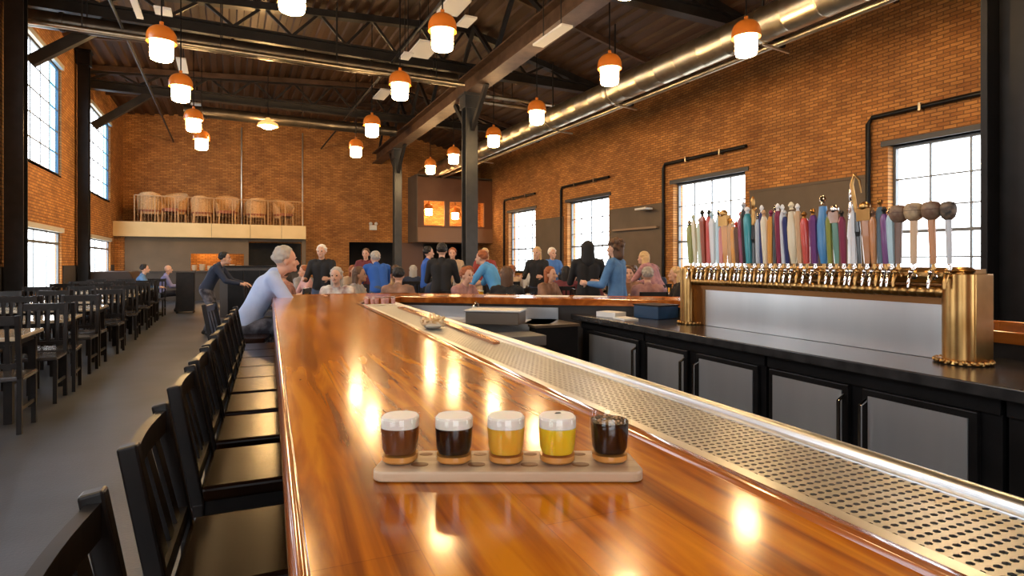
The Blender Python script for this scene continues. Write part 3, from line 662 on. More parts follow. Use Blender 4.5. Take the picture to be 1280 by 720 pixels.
# handles: px, top y, colour, kind, width, label words
C_ = lambda r, g, b, ro=.3, me=0: (r, g, b, ro, me)
COLS = {'olive':(.30,.30,.06),'pale green':(.55,.60,.42),'cream':(.75,.65,.45),'red-brown':(.35,.08,.04),'red':(.55,.06,.04),'white':(.8,.8,.8),'pale blue':(.50,.68,.74),
 'pink':(.72,.30,.28),'gold':(.75,.45,.05),'orange':(.75,.33,.07),'tan':(.62,.40,.22),'maroon':(.24,.03,.07),'black':(.02,.02,.02),'teal':(.03,.28,.32),'grey':(.42,.44,.47),
 'navy':(.03,.04,.14),'purple':(.16,.05,.18),'blue':(.06,.22,.45),'green':(.12,.30,.22),'copper':(.52,.22,.08),'slate':(.10,.16,.20),'brown':(.16,.08,.05),'silver':(.55,.56,.58)}
def cm(n): return mat(n.replace('-','_').replace(' ','_')+'_enamel', COLS[n], .28, coat=.3)
H = [(864,275,'olive','slim',9,'silver'),(870,268,'cream','slim',7,'pale green'),(876,272,'pale green','slim',9,'cream'),(881,262,'red-brown','slim',9,'black'),(886.5,262,'red','slim',9,'black'),
 (892,265,'white','slim',9,'pale blue'),(898,262,'pale blue','slim',8,'silver'),(902,277,'pink','slim',9,'white'),(907,262,'orange','shield',11,'gold'),(913,272,'tan','slim',9,'orange'),(918,277,'orange','slim',8,'cream'),
 (923,277,'brown','slim',9,'red'),(928,264,'maroon','slim',9,'pink'),(932,252,'black','slim',9,'grey'),(937,258,'teal','slim',11,'white'),(943,244,'black','figure',9,'gold'),(948,266,'grey','slim',9,'silver'),
 (953,256,'navy','slim',8,'white'),(957.5,262,'cream','slim',9,'tan'),(963,262,'orange','slim',9,'maroon'),(969,256,'black','slim',8,'silver'),(974.5,254,'maroon','slim',9,'white'),(980,255,'silver','slim',8,'white'),
 (985,262,'navy','slim',8,'grey'),(993,252,'cream','paddle',11,'cream'),(1001,254,'tan','slim',9,'white'),(1009,264,'red','slim',11,'gold'),(1019,260,'purple','slim',11,'gold'),(1030,244,'blue','paddle',13,'silver'),
 (1038,262,'olive','slim',8,'brown'),(1046,256,'green','shield',11,'silver'),(1055,262,'maroon','slim',9,'black'),(1062,232,'white','figure',9,'silver'),(1068,256,'white','slim',8,'white'),(1075,218,'black','hook',9,'gold'),
 (1084,252,'copper','shield',14,'gold'),(1093,262,'copper','slim',9,'brown'),(1101,248,'slate','slim',10,'gold'),(1108,258,'purple','slim',10,'black'),(1115,260,'pale blue','slim',9,'silver'),
 (1123,256,'brown','club',11,'brown'),(1142,253,'tan','club',11,'cream'),(1167,251,'copper','club',11,'brown'),(1187,251,'silver','club',9,'black')]
def faucet_mesh():
    m = MB(); m.tube([(.0,0,0),(-.05,0,.004)], .009, 10); m.tube([(-.035,0,.018),(-.05,0,.004),(-.062,0,-.03),(-.064,0,-.052)], [.008,.011,.008,.006], 10)
    m.ball((-.045,0,.02), .013, 10, 6); m.ball((-.02,0,0), (.008,.016,.016), 10, 6); return m
fm_c = faucet_mesh().mesh('faucet', CHROME, True); fm_b = faucet_mesh().mesh('faucet', BRASS, True)
Lp = 2.78/cos(PHI)
for i, (px, ty, col, kind, w, cap) in enumerate(H):
    d = F*Lp/(px-337); s = (d-sin(PHI)*2.78)/cos(PHI); q = bl(2.78, s, 0)
    fo = bpy.data.objects.new('faucet', fm_b if i % 3 == 1 else fm_c); COL.objects.link(fo); fo.parent = tw; fo.location = (-.055, s, .385)
    zt = CH-(ty-HOR)/F*d; zb = CZ+.412; L = zt-zb; hw = w/F*d/2*1.12
    near_ = 'from the left end' if i < 22 else 'from the right end'; k = i if i < 22 else len(H)-1-i
    words = {0:'outermost'}.get(k, None)
    num = ['outermost','second','third','fourth','fifth','sixth','seventh','eighth','ninth','tenth','eleventh','twelfth','thirteenth','fourteenth','fifteenth','sixteenth','seventeenth','eighteenth','nineteenth','twentieth','twenty-first','twenty-second'][k]
    shape = {'slim':'slim','shield':'wide-topped','figure':'tall figure-topped','paddle':'broad','hook':'tallest hook-topped','club':'round-headed'}[kind]
    lab = f'{shape} {col} tap handle with {cap} tip, {num} {near_} of the tower'; g = MB()
    lean = random.uniform(-.035,.015); ey = random.uniform(-.06,.02)
    def place(o):
        o.location = (-.08, s, .412); o.rotation_euler = (lean*.8, ey, 0); o['label'] = lab; return o
    def ferr(t): MB().lathe([(.0,0),(.009,0),(.011,.012),(.007,.02),(.007,.034),(0,.034)], 14).build('ferrule', CHROME if i % 2 else BRASS, t, smooth=True)
    if kind == 'club':
        g.lathe([(0,.03),(hw*.55,.032),(hw*.62,L*.3),(hw*.72,L*.78),(0,L*.8)], 14); t = place(g.build('tap_handle', cm(col), tw, smooth=True)); ferr(t)
        MB().lathe([(0,L*.72),(hw*.8,L*.73),(hw*1.45,L*.77),(hw*1.75,L*.84),(hw*1.75,L*.92),(hw*1.3,L*.98),(0,L)], 24).build('head', mat(cap+'_turned_head', COLS[cap] if cap != 'cream' else (.52,.38,.22), .5, noise=((.25,.17,.11), 40)), t, smooth=True)
        MB().lathe([(hw*1.7,L*.87),(hw*1.82,L*.875),(hw*1.7,L*.885)], 20).build('band', mat('dark_band', (.1,.05,.03), .5), t)
        continue
    elif kind == 'paddle': g.lathe([(0,.03),(hw*.5,.032),(hw*.95,L*.3),(hw*1.0,L*.6),(hw*.6,L*.85),(0,L*.86)], 16)
    elif kind == 'shield': g.lathe([(0,.03),(hw*.5,.032),(hw*.75,L*.5),(hw*.85,L*.72),(0,L*.73)], 4)
    elif kind in ('figure','hook'): g.lathe([(0,.03),(hw*.45,.032),(hw*.5,L*.35),(hw*.7,L*.4),(hw*.5,L*.6),(0,L*.62)], 12)
    else: g.lathe([(0,.03),(hw*.62,.032),(hw*.78,L*.4),(hw*.88,L*.8),(hw*.5,L*.88),(0,L*.885)], 6 if i % 2 else 14)
    t = place(g.build('tap_handle', cm(col), tw, smooth=(kind == 'paddle' or (kind == 'slim' and i % 2 == 0)))); ferr(t)
    c = MB()
    if kind == 'shield': c.box(-hw*.5,hw*.5,-hw*1.15,hw*1.15,L*.72,L*.9); c.ball((0,0,L*.93),(hw*.7,hw*.9,L*.07))
    elif kind == 'hook': c.tube([(0,0,L*.58),(0,hw*.5,L*.75),(0,hw*.9,L*.9),(0,.0,L),(0,-hw*1.2,L*.93),(0,-hw*1.5,L*.8)], [hw*.4,hw*.5,hw*.45,hw*.42,hw*.3,hw*.15], 10)
    elif kind == 'figure': c.caps((0,0,L*.6),hw*.55,(0,0,L*.8),hw*.42); c.ball((0,0,L*.9),(hw*.5,hw*.5,L*.09)); c.bar((0,-hw,L*.82),(0,hw*.9,L*.7),hw*.25,hw*.25)
    else: c.lathe([(0,L*.88),(hw*.45,L*.885),(hw*.3,L*.91),(hw*.6,L*.945),(hw*.35,L*.985),(0,L)], 12)
    c.build('tip', cm(cap) if cap not in ('gold','silver') else (BRASS if cap == 'gold' else CHROME), t, smooth=True)
# ------------------------------------------------------------------ small things behind and on the bar
def aligned(name, label, cat, px, py, z, rz=None, group=None): return thing(name, label, cat, at_z(px, py, z), -BA if rz is None else rz, group)
RZ2 = -BA+radians(-36.3)        # along the slanting return bar
t = thing('steel_sink_counter', 'stainless steel sink counter under the slanting far bar', 'sink counter', bl(1.72, 4.72, 0), RZ2)
m = MB(); m.box(-.85,.62,-.25,.22,.86,.90); m.box(-.85,.62,.205,.22,.90,1.0); m.box(-.85,.62,-.25,-.24,.80,.86); m.build('steel_top', STAIN, t)
m = MB(); m.box(-.55,-.2,-.18,.14,.885,.902); m.box(.05,.4,-.18,.14,.885,.902); m.build('basin', STAIND, t)
for x in (-.82,.58):
    MB().box(x-.02,x+.02,-.23,-.19,0,.86).box(x-.02,x+.02,.15,.19,0,.86).build('leg', STAIN, t)
MB().box(-.8,.58,-.22,.18,.28,.30).box(-.8,.58,-.22,.18,.55,.57).build('lower_shelf', STAIND, t)
MB().tube([(-.1,.16,.9),(-.1,.16,1.03),(-.1,.08,1.045),(-.1,.0,1.01)], .01, 8).build('tap', CHROME, t, smooth=True)
t = aligned('grey_equipment_box', 'low grey-brown box standing on the steel sink counter', 'box', 620, 404, .905, RZ2)
MB().box(-.22,.22,-.13,.13,0,.10).build('box_body', mat('warm_grey_plastic', (.16,.13,.10), .4), t, bevel=.008); MB().box(-.23,.23,-.14,.14,.10,.115).build('lid', STAIND, t, bevel=.004)
t = thing('black_cabinet', 'black cabinet at the far end of the back counter', 'cabinet', bl(2.10, 4.24, 0), -BA)
MB().box(-.16,.22,-.12,.42,.02,.88).build('body', BLACK, t, bevel=.006); MB().box(-.17,.23,-.13,.43,.88,.90).build('top', mat('brown_cabinet_top', (.10,.07,.045), .35), t); MB().box(-.165,-.16,-.09,.39,.08,.82).build('door', STEELB, t)
t = thing('glass_rack', 'grey glass rack stack left of the black cabinet', 'rack', bl(1.76, 4.02, 0), -BA)
for k in range(5): MB().box(-.15,.15,-.15,.15,.40+k*.095,.475+k*.095).build('crate', mat('grey_crate', (.16,.15,.14), .5), t, bevel=.006)
MB().box(-.16,.16,-.16,.16,0,.38).build('stand', STAIND, t)
t = thing('storage_bin', 'dark blue storage bin on the counter under the far bar', 'bin', bl(2.86, 3.86, CZ), -BA+.2)
MB().box(-.08,.16,-.13,.13,0,.10).build('bin_body', mat('dark_blue_plastic', (.02,.05,.10), .3), t, bevel=.006); MB().box(-.085,.165,-.135,.135,.10,.11).build('rim', BLACK, t)
t = thing('napkin_stack', 'white napkin stack at the far end of the black counter', 'napkins', bl(2.62, 4.1, CZ), -BA+.3)
MB().box(-.07,.07,-.10,.10,0,.04).build('napkins', WHITE, t)
t = thing('receipt_stack', 'flat stack of white papers beside the napkins', 'papers', bl(2.60, 3.86, CZ), -BA-.1)
MB().box(-.06,.06,-.10,.10,0,.012).build('paper', WHITE, t)
# menus on the far bar
for k, (px, py, a, lab) in enumerate(((628,370.3,.1,'white paper menu lying on the far bar, left one'),(738,370.8,-.6,'white paper menu lying on the far bar, right one'),(690,370.2,-.5,'white paper menu lying on the far bar, middle one'))):
    o = MB().box(-.16,.16,-.09,.09,0,.004).build('paper_menu', WHITE, loc=at_z(px, py, BT+.001), rz=-TH-.2); tag(o, lab, 'menu')
# garnish bundle on the tray
t = thing('garnish_bundle', 'tan crumpled bundle lying on the drip tray', 'bundle', at_z(541, 409, BT), -BA)
m = MB()
for k in range(22):
    a = random.random()*6.28; m.tube([(random.uniform(-.03,.03),random.uniform(-.06,.06),.01+random.random()*.03), (.06*cos(a),.09*sin(a),.01+random.random()*.05)], .008, 6)
m.build('straws', mat('straw_tan', (.65,.45,.22), .5, noise=((.75,.55,.32), 30)), t, smooth=True)
MB().ball((0,0,.012),(.05,.08,.02)).build('wrapper', mat('cream_paper', (.7,.6,.45), .6), t, smooth=True)
# small tasting glasses clustered on the tray's far end
TG = None
names = ['leftmost','second from left','third from left','fourth from left','fifth from left','rightmost']
for k, px in enumerate((462,471,479,487,494,503)):
    lab = f'small clear tasting glass at the tray far end, {names[k]} of six'
    p = bl(.70+.04*k, 4.56+(.0 if k % 2 else .045), BT-.002)
    if TG is None:
        TG = thing('tasting_glass', lab, 'glass', p, 0, 'tasting glasses at the far end of the tray')
        MB().lathe([(0,0),(.016,0),(.02,.065),(.0185,.065),(.0145,.006),(0,.006)], 20).build('tumbler', GLASS, TG, smooth=True)
        MB().lathe([(0,.007),(.0148,.008),(.0172,.045),(0,.045)], 20).build('drink', mat('pink_drink', (.75,.35,.28), .2), TG, smooth=True)
        TGT = proto_of(TG)
    else: dup(TG, TGT, p, 0, lab)
# ------------------------------------------------------------------ dining chairs and tables
def chair_proto():
    t = thing('dining_chair', '', 'chair', (0,0,0), 0, 'black dining chairs on the left')
    MB().box(-.21,.21,-.20,.21,.43,.465).build('seat', mat('dark_chair_seat', (.05,.045,.045), .25, coat=.4), t, bevel=.01)   # faces +Y
    for x in (-.19,.19):
        b = MB(); b.bar((x,-.21,0),(x,-.20,.45),.034,.036); b.bar((x,-.20,.44),(x,-.265,.97),.034,.034); b.build('back_post', BLACKW, t)
        MB().bar((x,.185,0),(x,.18,.43),.034,.034).build('leg', BLACKW, t)
        MB().bar((x,-.20,.20),(x,.18,.20),.018,.028).build('stretcher', BLACKW, t)
    MB().bar((-.19,-.262,.93),(.19,-.262,.93),.02,.075,up=(0,0,1)).build('top_rail', BLACKW, t)
    MB().bar((-.19,-.215,.56),(.19,-.215,.56),.018,.04,up=(0,0,1)).build('lower_rail', BLACKW, t)
    for x in (-.12,-.04,.04,.12): MB().bar((x,-.217,.57),(x,-.257,.91),.028,.010,up=(0,1,0)).build('back_slat', BLACKW, t)
    return t
DC = chair_proto(); DCT = proto_of(DC); dfirst = True
def chair(x, y, rz, lab, group='black dining chairs on the left'):
    global dfirst
    if dfirst: DC.location = (x,y,0); DC.rotation_euler.z = rz; DC['label'] = lab; DC['group'] = group; dfirst = False
    else: dup(DC, DCT, (x,y,0), rz, lab, group)
TTOP = wood_mat('light_table_top', (.52,.42,.30), (.62,.53,.40), (.72,.63,.50), plank=.12, rough=.16, coat=.6)
def table_proto(w, d, group):
    t = thing('dining_table', '', 'table', (0,0,0), 0, group)
    MB().box(-w/2,w/2,-d/2,d/2,.72,.755).build('table_top', TTOP, t, bevel=.006)
    MB().box(-w/2+.05,w/2-.05,-d/2+.05,d/2-.05,.66,.72).build('apron', BLACKW, t)
    for sx in (-1,1):
        for sy in (-1,1): MB().bar((sx*(w/2-.07),sy*(d/2-.07),0),(sx*(w/2-.07),sy*(d/2-.07),.68),.06,.06).build('leg', BLACKW, t)
    return t
DT = table_proto(1.45, .82, 'dining tables in the left row'); DTT = proto_of(DT)
ty = [6.75, 8.45, 10.2, 11.95, 13.7, 15.4, 17.0]
for i, y in enumerate(ty):
    lab = f'black dining table with pale shiny top, {ORD[i]} from the camera in the left row'
    if i == 0: DT.location = (-2.36, y, 0); DT['label'] = lab
    else: dup(DT, DTT, (-2.36, y, 0), 0, lab)
    for k, x in enumerate((-1.72, -2.38, -3.0)):
        where = ('aisle', 'middle', 'window')[k]
        j = random.uniform(-.03,.03)
        chair(x+j, y-.56, random.uniform(-.06,.06), f'black slat-back dining chair, near side of the {ORD[i]} left table, {where} end')
        chair(x-j, y+.56, pi+random.uniform(-.06,.06), f'black slat-back dining chair, far side of the {ORD[i]} left table, {where} end')
# booth and dark post at the row's end
t = thing('booth_bench', 'dark padded booth with a slanting end beside the far left window', 'booth', (-3.1, 19.6, 0))
m = MB(); m.add([(-.4,-.9,0),(.95,-.9,0),(.95,-.9,.5),(.7,-.9,1.15),(-.4,-.9,1.15),(-.4,.9,0),(.95,.9,0),(.95,.9,.5),(.7,.9,1.15),(-.4,.9,1.15)], [(0,1,2,3,4),(9,8,7,6,5),(0,5,6,1),(1,6,7,2),(2,7,8,3),(3,8,9,4),(4,9,5,0)])
m.build('bench_back', mat('dark_leather', (.04,.022,.014), .4), t, bevel=.03); MB().box(-.4,1.2,-.85,.85,.38,.46).build('seat_pad', mat('dark_leather', (.04,.022,.014), .4), t, bevel=.02)
p = at_z(232, 391, 0); t = thing('service_stand', 'dark service stand at the end of the left table row', 'stand', p)
MB().box(-.22,.22,-.2,.2,.05,1.12).build('cabinet', BLACKW, t, bevel=.01); MB().box(-.24,.24,-.22,.22,1.12,1.15).build('top', DARKW, t)
for sx in (-1,1):
    for sy in (-1,1): MB().box(sx*.2-.02,sx*.2+.02,sy*.18-.02,sy*.18+.02,0,.06).build('foot', BLACKW, t)
# ------------------------------------------------------------------ people
SKIN = mat('skin', (.62,.36,.25), .5, sss=.1); SKIN2 = mat('deep_skin', (.33,.17,.10), .5)
def cloth(n, c, n2=None): return mat(n, c, .8, noise=(n2, 9) if n2 else None, bump=.3, bscale=25)
def remesh(m, name, material, vox, smooth=4, parent=None, keep=None):
    me = m.mesh(name, material); o = bpy.data.objects.new('tmp', me); COL.objects.link(o)
    r = o.modifiers.new('r', 'REMESH'); r.mode = 'VOXEL'; r.voxel_size = vox; r.use_smooth_shade = True
    s = o.modifiers.new('s', 'SMOOTH'); s.iterations = smooth; s.factor = .5
    dg = bpy.context.evaluated_depsgraph_get(); me2 = bpy.data.meshes.new_from_object(o.evaluated_get(dg)); me2.name = name
    me2.materials.clear(); me2.materials.append(material)
    for p in me2.polygons: p.use_smooth = True
    bpy.data.objects.remove(o)
    q = bpy.data.objects.new(name, me2); COL.objects.link(q)
    if parent: q.parent = parent
    return q
def hand(m, W, d, side, palm_n, curl=.5):
    """W wrist point, d forearm direction, palm_n normal the palm faces; five unequal bent fingers"""
    d = d.normalized(); n = (palm_n-d*palm_n.dot(d)).normalized(); x = d.cross(n).normalized()*side
    P = W+d*.05; m.caps(W, .026, W+d*.05, .030); m.caps(W+d*.04+x*.022, .018, W+d*.085+x*.025, .014); m.caps(W+d*.04-x*.022, .018, W+d*.08-x*.025, .013); m.caps(W+d*.03, .022, W+d*.085, .015)
    for k, (off, L) in enumerate(((.031,.070),(.011,.080),(-.011,.075),(-.031,.058))):
        a = W+d*.085+x*off; d1 = (d+n*curl*.6).normalized(); d2 = (d+n*curl*2.0).normalized()
        b = a+d1*L*.5; c = b+d2*L*.5; m.caps(a,.0085,b,.008,8); m.caps(b,.008,c,.007,8)
    a = W+d*.025+x*.028; b = a+(x*.9+d*.7+n*.3).normalized()*.038; c = b+(d+n*.5+x*.15).normalized()*.032; m.caps(a,.012,b,.010,8); m.caps(b,.010,c,.008,8)
def person_proto(pose, cloth_len='short', hair='short'):
    """faces +Y, z=0 on the floor"""
    V = Vector
    if pose == 'stand': pel = V((0,0,.93)); lean = .04; hipf = 0; arms = ((.12,.10,-.30),(.02,.24,.02)); 
    elif pose == 'lean': pel = V((0,-.06,.90)); lean = .48; arms = ((.10,.18,-.26),(.0,.25,-.06))
    elif pose == 'barsit': pel = V((0,-.02,.55)); lean = .50; arms = ((.10,.16,-.25),(-.06,.25,.06))
    else: pel = V((0,-.02,.55)); lean = .22; arms = ((.08,.13,-.27),(-.06,.26,.0))
    up = V((0, sin(lean), cos(lean))); fw = V((0, cos(lean), -sin(lean)))
    wst = pel+up*.17; ch = pel+up*.38; nk = pel+up*.53; hd = nk+V((0,.03+lean*.10,.135)) if pose not in ('lean','barsit') else nk+V((0,.09,.105))
    B = MB(); T = MB(); Q = MB()
    # torso
    def tor(m, e):
        for sx in (-1,1):
            m.caps(pel+V((sx*.075,0,0)), .098+e, wst+V((sx*.055,0,0)), .088+e); m.caps(wst+V((sx*.055,0,0)), .088+e, ch+V((sx*.075,0,0)), .100+e)
            m.caps(ch+V((sx*.07,0,0)), .098+e, nk-up*.06+V((sx*.12,0,0)), .058+e)
        m.caps(nk-up*.07, .062+e, nk-up*.02, .052+e)
    tor(B, 0); tor(T, .013)
    B.caps(nk-up*.05, .052, hd-V((0,.0,.06)), .048)
    # arms
    W_ = []
    for sx in (-1,1):
        sh = nk-up*.07+V((sx*.185,0,0)); el = sh+V((sx*arms[0][0]*.6, arms[0][1], arms[0][2])); wr = el+V((sx*arms[1][0]-sx*.06, arms[1][1], arms[1][2]))
        B.caps(sh,.052,el,.040); B.caps(el,.040,wr,.026); hand(B, wr, wr-el, -sx, V((0,0,-1)) if pose != 'stand' else V((-sx,0,0)), .5)
        T.caps(sh,.066,el,.054)
        e2 = el.lerp(wr, .85 if cloth_len == 'long' else .05); T.caps(el,.054,e2,.040 if cloth_len == 'long' else .052)
        W_.append(wr)
    # legs
    for sx in (-1,1):
        hp = pel+V((sx*.09,0,-.03))
        if pose in ('sit','barsit'): kn = V((sx*.13,.42,.53)); an = V((sx*.14,.36,.09))
        else: kn = V((sx*.105,.03+(.05*sx if pose == 'stand' else .05),.49)); an = V((sx*.12,-.03+.06*sx,.09))
        B.caps(hp,.088,kn,.056); B.caps(kn,.055,kn.lerp(an,.35)+V((0,-.012,0)),.056); B.caps(kn.lerp(an,.35)+V((0,-.012,0)),.056,an,.036); B.caps(an-V((0,.03,.03)),.036,an+V((0,.13,-.05)),.030)
        Q.caps(hp,.103,kn,.072); Q.caps(kn,.072,an.lerp(kn,.06),.058)
        kn_an = an
    for sx in (-1,1): Q.caps(pel+V((sx*.07,0,.02)),.105,pel+V((sx*.07,0,-.05)),.100)
    # head
    B.ball(hd+V((0,-.012,.02)), (.074,.092,.098), 20, 14); B.ball(hd+V((0,.018,-.045)), (.056,.068,.068), 16, 10)
    B.caps(hd+V((0,.085,.0)), .010, hd+V((0,.100,-.030)), .014, 8); B.ball(hd+V((0,.072,-.086)), (.026,.02,.018), 10, 8)
    for sx in (-1,1): B.ball(hd+V((sx*.076,-.01,-.015)), (.010,.018,.030), 8, 6); B.ball(hd+V((sx*.034,.060,-.03)), (.024,.02,.022), 8, 6)
    t = thing('person', '', 'person', (0,0,0))
    bo = remesh(B, 'body', SKIN, .0085, 3, t)
    remesh(T, 'shirt', cloth('plain_cloth', (.3,.3,.3)), .014, 4, t); remesh(Q, 'trousers', cloth('dark_trousers', (.03,.03,.04)), .014, 4, t)
    # face details
    for sx in (-1,1):
        MB().ball(hd+V((sx*.032,.078,.008)), (.012,.006,.008), 10, 6).build('eye', mat('eye_dark', (.02,.012,.01), .2), t, smooth=True)
        MB().bar(hd+V((sx*.018,.083,.026)), hd+V((sx*.048,.074,.026)), .006, .006).build('eyebrow', mat('brow', (.06,.03,.02), .8), t)
        an = V((sx*.14,.36,.09)) if pose in ('sit','barsit') else V((sx*.12,-.03+.06*sx,.09))
        S = MB(); S.caps(an+V((0,-.04,-.035)),.046,an+V((0,.05,-.045)),.042); S.caps(an+V((0,.05,-.045)),.042,an+V((0,.15,-.052)),.034); S.caps(an+V((0,-.02,-.03)),.044,an+V((0,-.01,.01)),.045)
        remesh(S, 'shoe', mat('shoe_black', (.02,.018,.016), .4), .012, 2, t)
    MB().bar(hd+V((-.022,.082,-.062)), hd+V((.022,.082,-.062)), .006, .008).build('mouth', mat('lips', (.45,.14,.12), .5), t)
    if hair:
        Hm = MB(); Hm.ball(hd+V((0,-.030,.036)), (.082,.088,.090), 24, 16)
        if hair in ('short','long'):
            R = random.Random(5)
            for k in range(110):
                a = R.random()*6.28; b_ = R.uniform(-.35,1.5); q = V((.084*cos(b_)*cos(a), .090*cos(b_)*sin(a)-.030, .090*sin(b_)+.036))
                if q.y > .025 and q.z < .072: continue
                Hm.ball(hd+q, R.uniform(.012,.019), 7, 5)
        if hair == 'long': Hm.caps(hd+V((0,-.06,.0)), .078, hd+V((0,-.07,-.17)), .055); Hm.caps(hd+V((-.068,-.04,-.02)),.024,hd+V((-.07,-.05,-.15)),.024); Hm.caps(hd+V((.068,-.04,-.02)),.024,hd+V((.07,-.05,-.15)),.024)
        elif hair == 'curly':
            R = random.Random(3)
            for k in range(70):
                a = R.random()*6.28; b = R.uniform(-.5,1.4); q = V((.098*cos(b)*cos(a), .10*cos(b)*sin(a)-.035, .10*sin(b)+.035))
                if q.y > .035 and q.z < .06: continue
                Hm.ball(hd+q, R.uniform(.022,.034), 8, 6)
            Hm.caps(hd+V((0,-.06,0)),.085,hd+V((0,-.07,-.10)),.075)
        elif hair == 'hood':
            Hm = MB(); Hm.ball(hd+V((0,-.03,.01)), (.105,.112,.13), 20, 14); Hm.caps(hd+V((0,-.05,-.05)),.10,nk-up*.04,.12)
        remesh(Hm, 'hair' if hair != 'hood' else 'hood', mat('hair_dark', (.02,.012,.008), .6, bump=.5, bscale=60), .010, 1, t)
    return t
PP = {}
def person(key, loc, face, label, shirt, trousers=None, hairc=None, skin=None, group=None, scale=1.0):
    """face: world heading angle (0 = looking along +Y, positive turns left)"""
    pose, cl, hair = key
    if key not in PP: t = person_proto(*key); PP[key] = (t, proto_of(t), [True])
    t, tr, fresh = PP[key]
    rec = {'shirt': shirt, 'trousers': trousers or cloth('dark_trousers', (.03,.03,.04))}
    if hairc: rec['hair'] = hairc; rec['hood'] = hairc; rec['eyebrow'] = hairc
    if skin: rec['body'] = skin
    if fresh[0]:
        fresh[0] = False; t.location = loc; t.rotation_euler.z = face; t['label'] = label; t.scale = (scale,)*3
        for c in kids(t):
            m_ = rec.get(c.name.split('.')[0])
            if m_:
                for sl in c.material_slots: sl.link = 'OBJECT'; sl.material = m_
        if group: t['group'] = group
        return t
    r = dup(t, tr, loc, face, label, group, rec, scale)
    if not group and 'group' in r: del r['group']
    return r
HB = mat('hair_brown', (.10,.05,.025), .6); HG = mat('hair_grey', (.42,.38,.33), .6); HBk = mat('hair_black', (.012,.010,.010), .6); HBl = mat('hair_blond', (.62,.42,.20), .6); HR = mat('hair_auburn', (.30,.09,.03), .6); HW = mat('hair_white', (.8,.74,.65), .6)
JEANS = cloth('blue_jeans', (.06,.09,.16)); NAVY = cloth('navy_cloth', (.02,.03,.06)); BLK = cloth('black_cloth', (.012,.012,.014)); LBLUE = cloth('pale_blue_shirt', (.46,.56,.80), (.38,.48,.74)); DEN = cloth('denim_blue', (.07,.17,.36), (.10,.23,.45))
LAV = cloth('lavender_shirt', (.26,.26,.48)); FLOR = cloth('floral_cloth', (.75,.70,.62), (.25,.12,.12)); ROY = cloth('royal_blue', (.02,.10,.42)); SKY = cloth('sky_blue', (.08,.30,.62), (.10,.36,.70)); PLAID = cloth('pink_plaid', (.52,.26,.26), (.22,.10,.14)); PAT = cloth('dark_patterned', (.02,.02,.03), (.20,.20,.24))
VEST = cloth('blue_vest', (.08,.22,.60)); RED = cloth('dull_red', (.30,.05,.04)); TANC = cloth('tan_cloth', (.50,.36,.24)); WHT = cloth('white_cloth', (.7,.68,.64)); MAR = cloth('maroon_cloth', (.14,.03,.04))
def face_to(dx, dy): return math.atan2(-dx, dy)
def at_h(px, top, z): """floor point whose figure of head-top height z tops out at pixel row top"""; d = (z-CH)*F/(HOR-top); return cam((px-640)/F*d, d, 0)
def at_dd(px, d, z=0): q = cam((px-640)/F*d, d, 0); q.z = z; return q
# the four at the left
q = at_dd(309, 5.5, .21)
person(('barsit','long','short'), q, -TH-radians(65), 'man in a pale blue shirt seated at the far left end of the bar', LBLUE, PAT, HG, scale=1.08)
person(('lean','long','short'), at_dd(262, 11), -TH-radians(75), 'dark-haired person in a navy coat leaning forward, left of the pale blue shirt', NAVY, PAT, HBk)
person(('sit','long','short'), at_dd(173, 15.0), -TH-radians(60), 'dark-haired person in a denim jacket seated at the end of the left table row', DEN, JEANS, HBk, scale=1.02)
person(('sit','long',None), at_dd(203, 16.2), -TH-radians(60), 'bald person in a lavender shirt seated right of the denim jacket', LAV, None, None)
# standing figures beyond the slanting bar
P_ = [
 (('stand','short','short'), 403, 10.5, -TH+pi, 'pale-haired person in a black vest standing behind the far left bar end', BLK, JEANS, HW, None),
 (('sit','long','long'), 424, 8.4, -TH+pi, 'person in a pale floral top seated just beyond the bar end', FLOR, BLK, HG, None),
 (('sit','short','short'), 388, 12.2, -TH+2.2, 'person in a rosy top seated far behind the left bar end', cloth('rosy_cloth', (.62,.36,.34)), None, HR, None),
 (('lean','long','short'), 474, 10.2, -TH+.5, 'grey-haired person in a royal blue jacket bending beyond the far bar', ROY, JEANS, HG, None),
 (('stand','short','short'), 458, 13.5, -TH+pi, 'brown-haired person standing in front of the black doorway', MAR, None, HB, None),
 (('stand','long','short'), 533, 11.5, -TH-1.2, 'dark-haired person in a royal blue top left of the one in black', ROY, BLK, HBk, None),
 (('stand','long','short'), 552, 9.6, -TH, 'broad person dressed all in black seen from behind', BLK, BLK, HBk, None),
 (('stand','long','short'), 566, 12.8, -TH+pi, 'pink-faced person standing right of the one in black', TANC, None, HR, None),
 (('stand','short','long'), 606, 13.0, -TH+pi, 'fair-haired person behind the sky blue shirt', RED, None, HBl, None),
 (('lean','short','short'), 620, 9.6, -TH+1.2, 'red-haired person in a sky blue shirt leaning forward beyond the far bar', SKY, JEANS, HR, None),
 (('stand','long','long'), 672, 12.0, -TH+pi-.4, 'fair person in a dark top left of the blue vest', BLK, NAVY, HBl, None),
 (('stand','short','short'), 689, 12.6, -TH+pi+.5, 'white-haired person wearing a blue vest over dark trousers', VEST, NAVY, HW, None),
 (('stand','long','hood'), 735, 8.7, -TH, 'broad figure in a black hooded coat before the bright window', BLK, BLK, BLK, None),
 (('stand','long','curly'), 772, 8.0, -TH+1.0, 'curly-haired person in a denim jacket, tallest beyond the bar', DEN, JEANS, HB, None),
 (('sit','short','short'), 783, 11.5, -TH+pi, 'pink-faced person seated right of the curly-haired one', WHT, None, HBl, None),
 (('lean','long','long'), 820, 10.5, -TH+.8, 'person in pink plaid bending just left of the tap tower', PLAID, BLK, HBl, None),
]
for key, px, d, f, lab, sh, tr_, hc, sk in P_:
    person(key, at_dd(px, d), f, lab, sh, tr_, hc, sk)
OCC = [(o.location.x, o.location.y) for o in bpy.data.objects if o.get('category') in ('person',)]
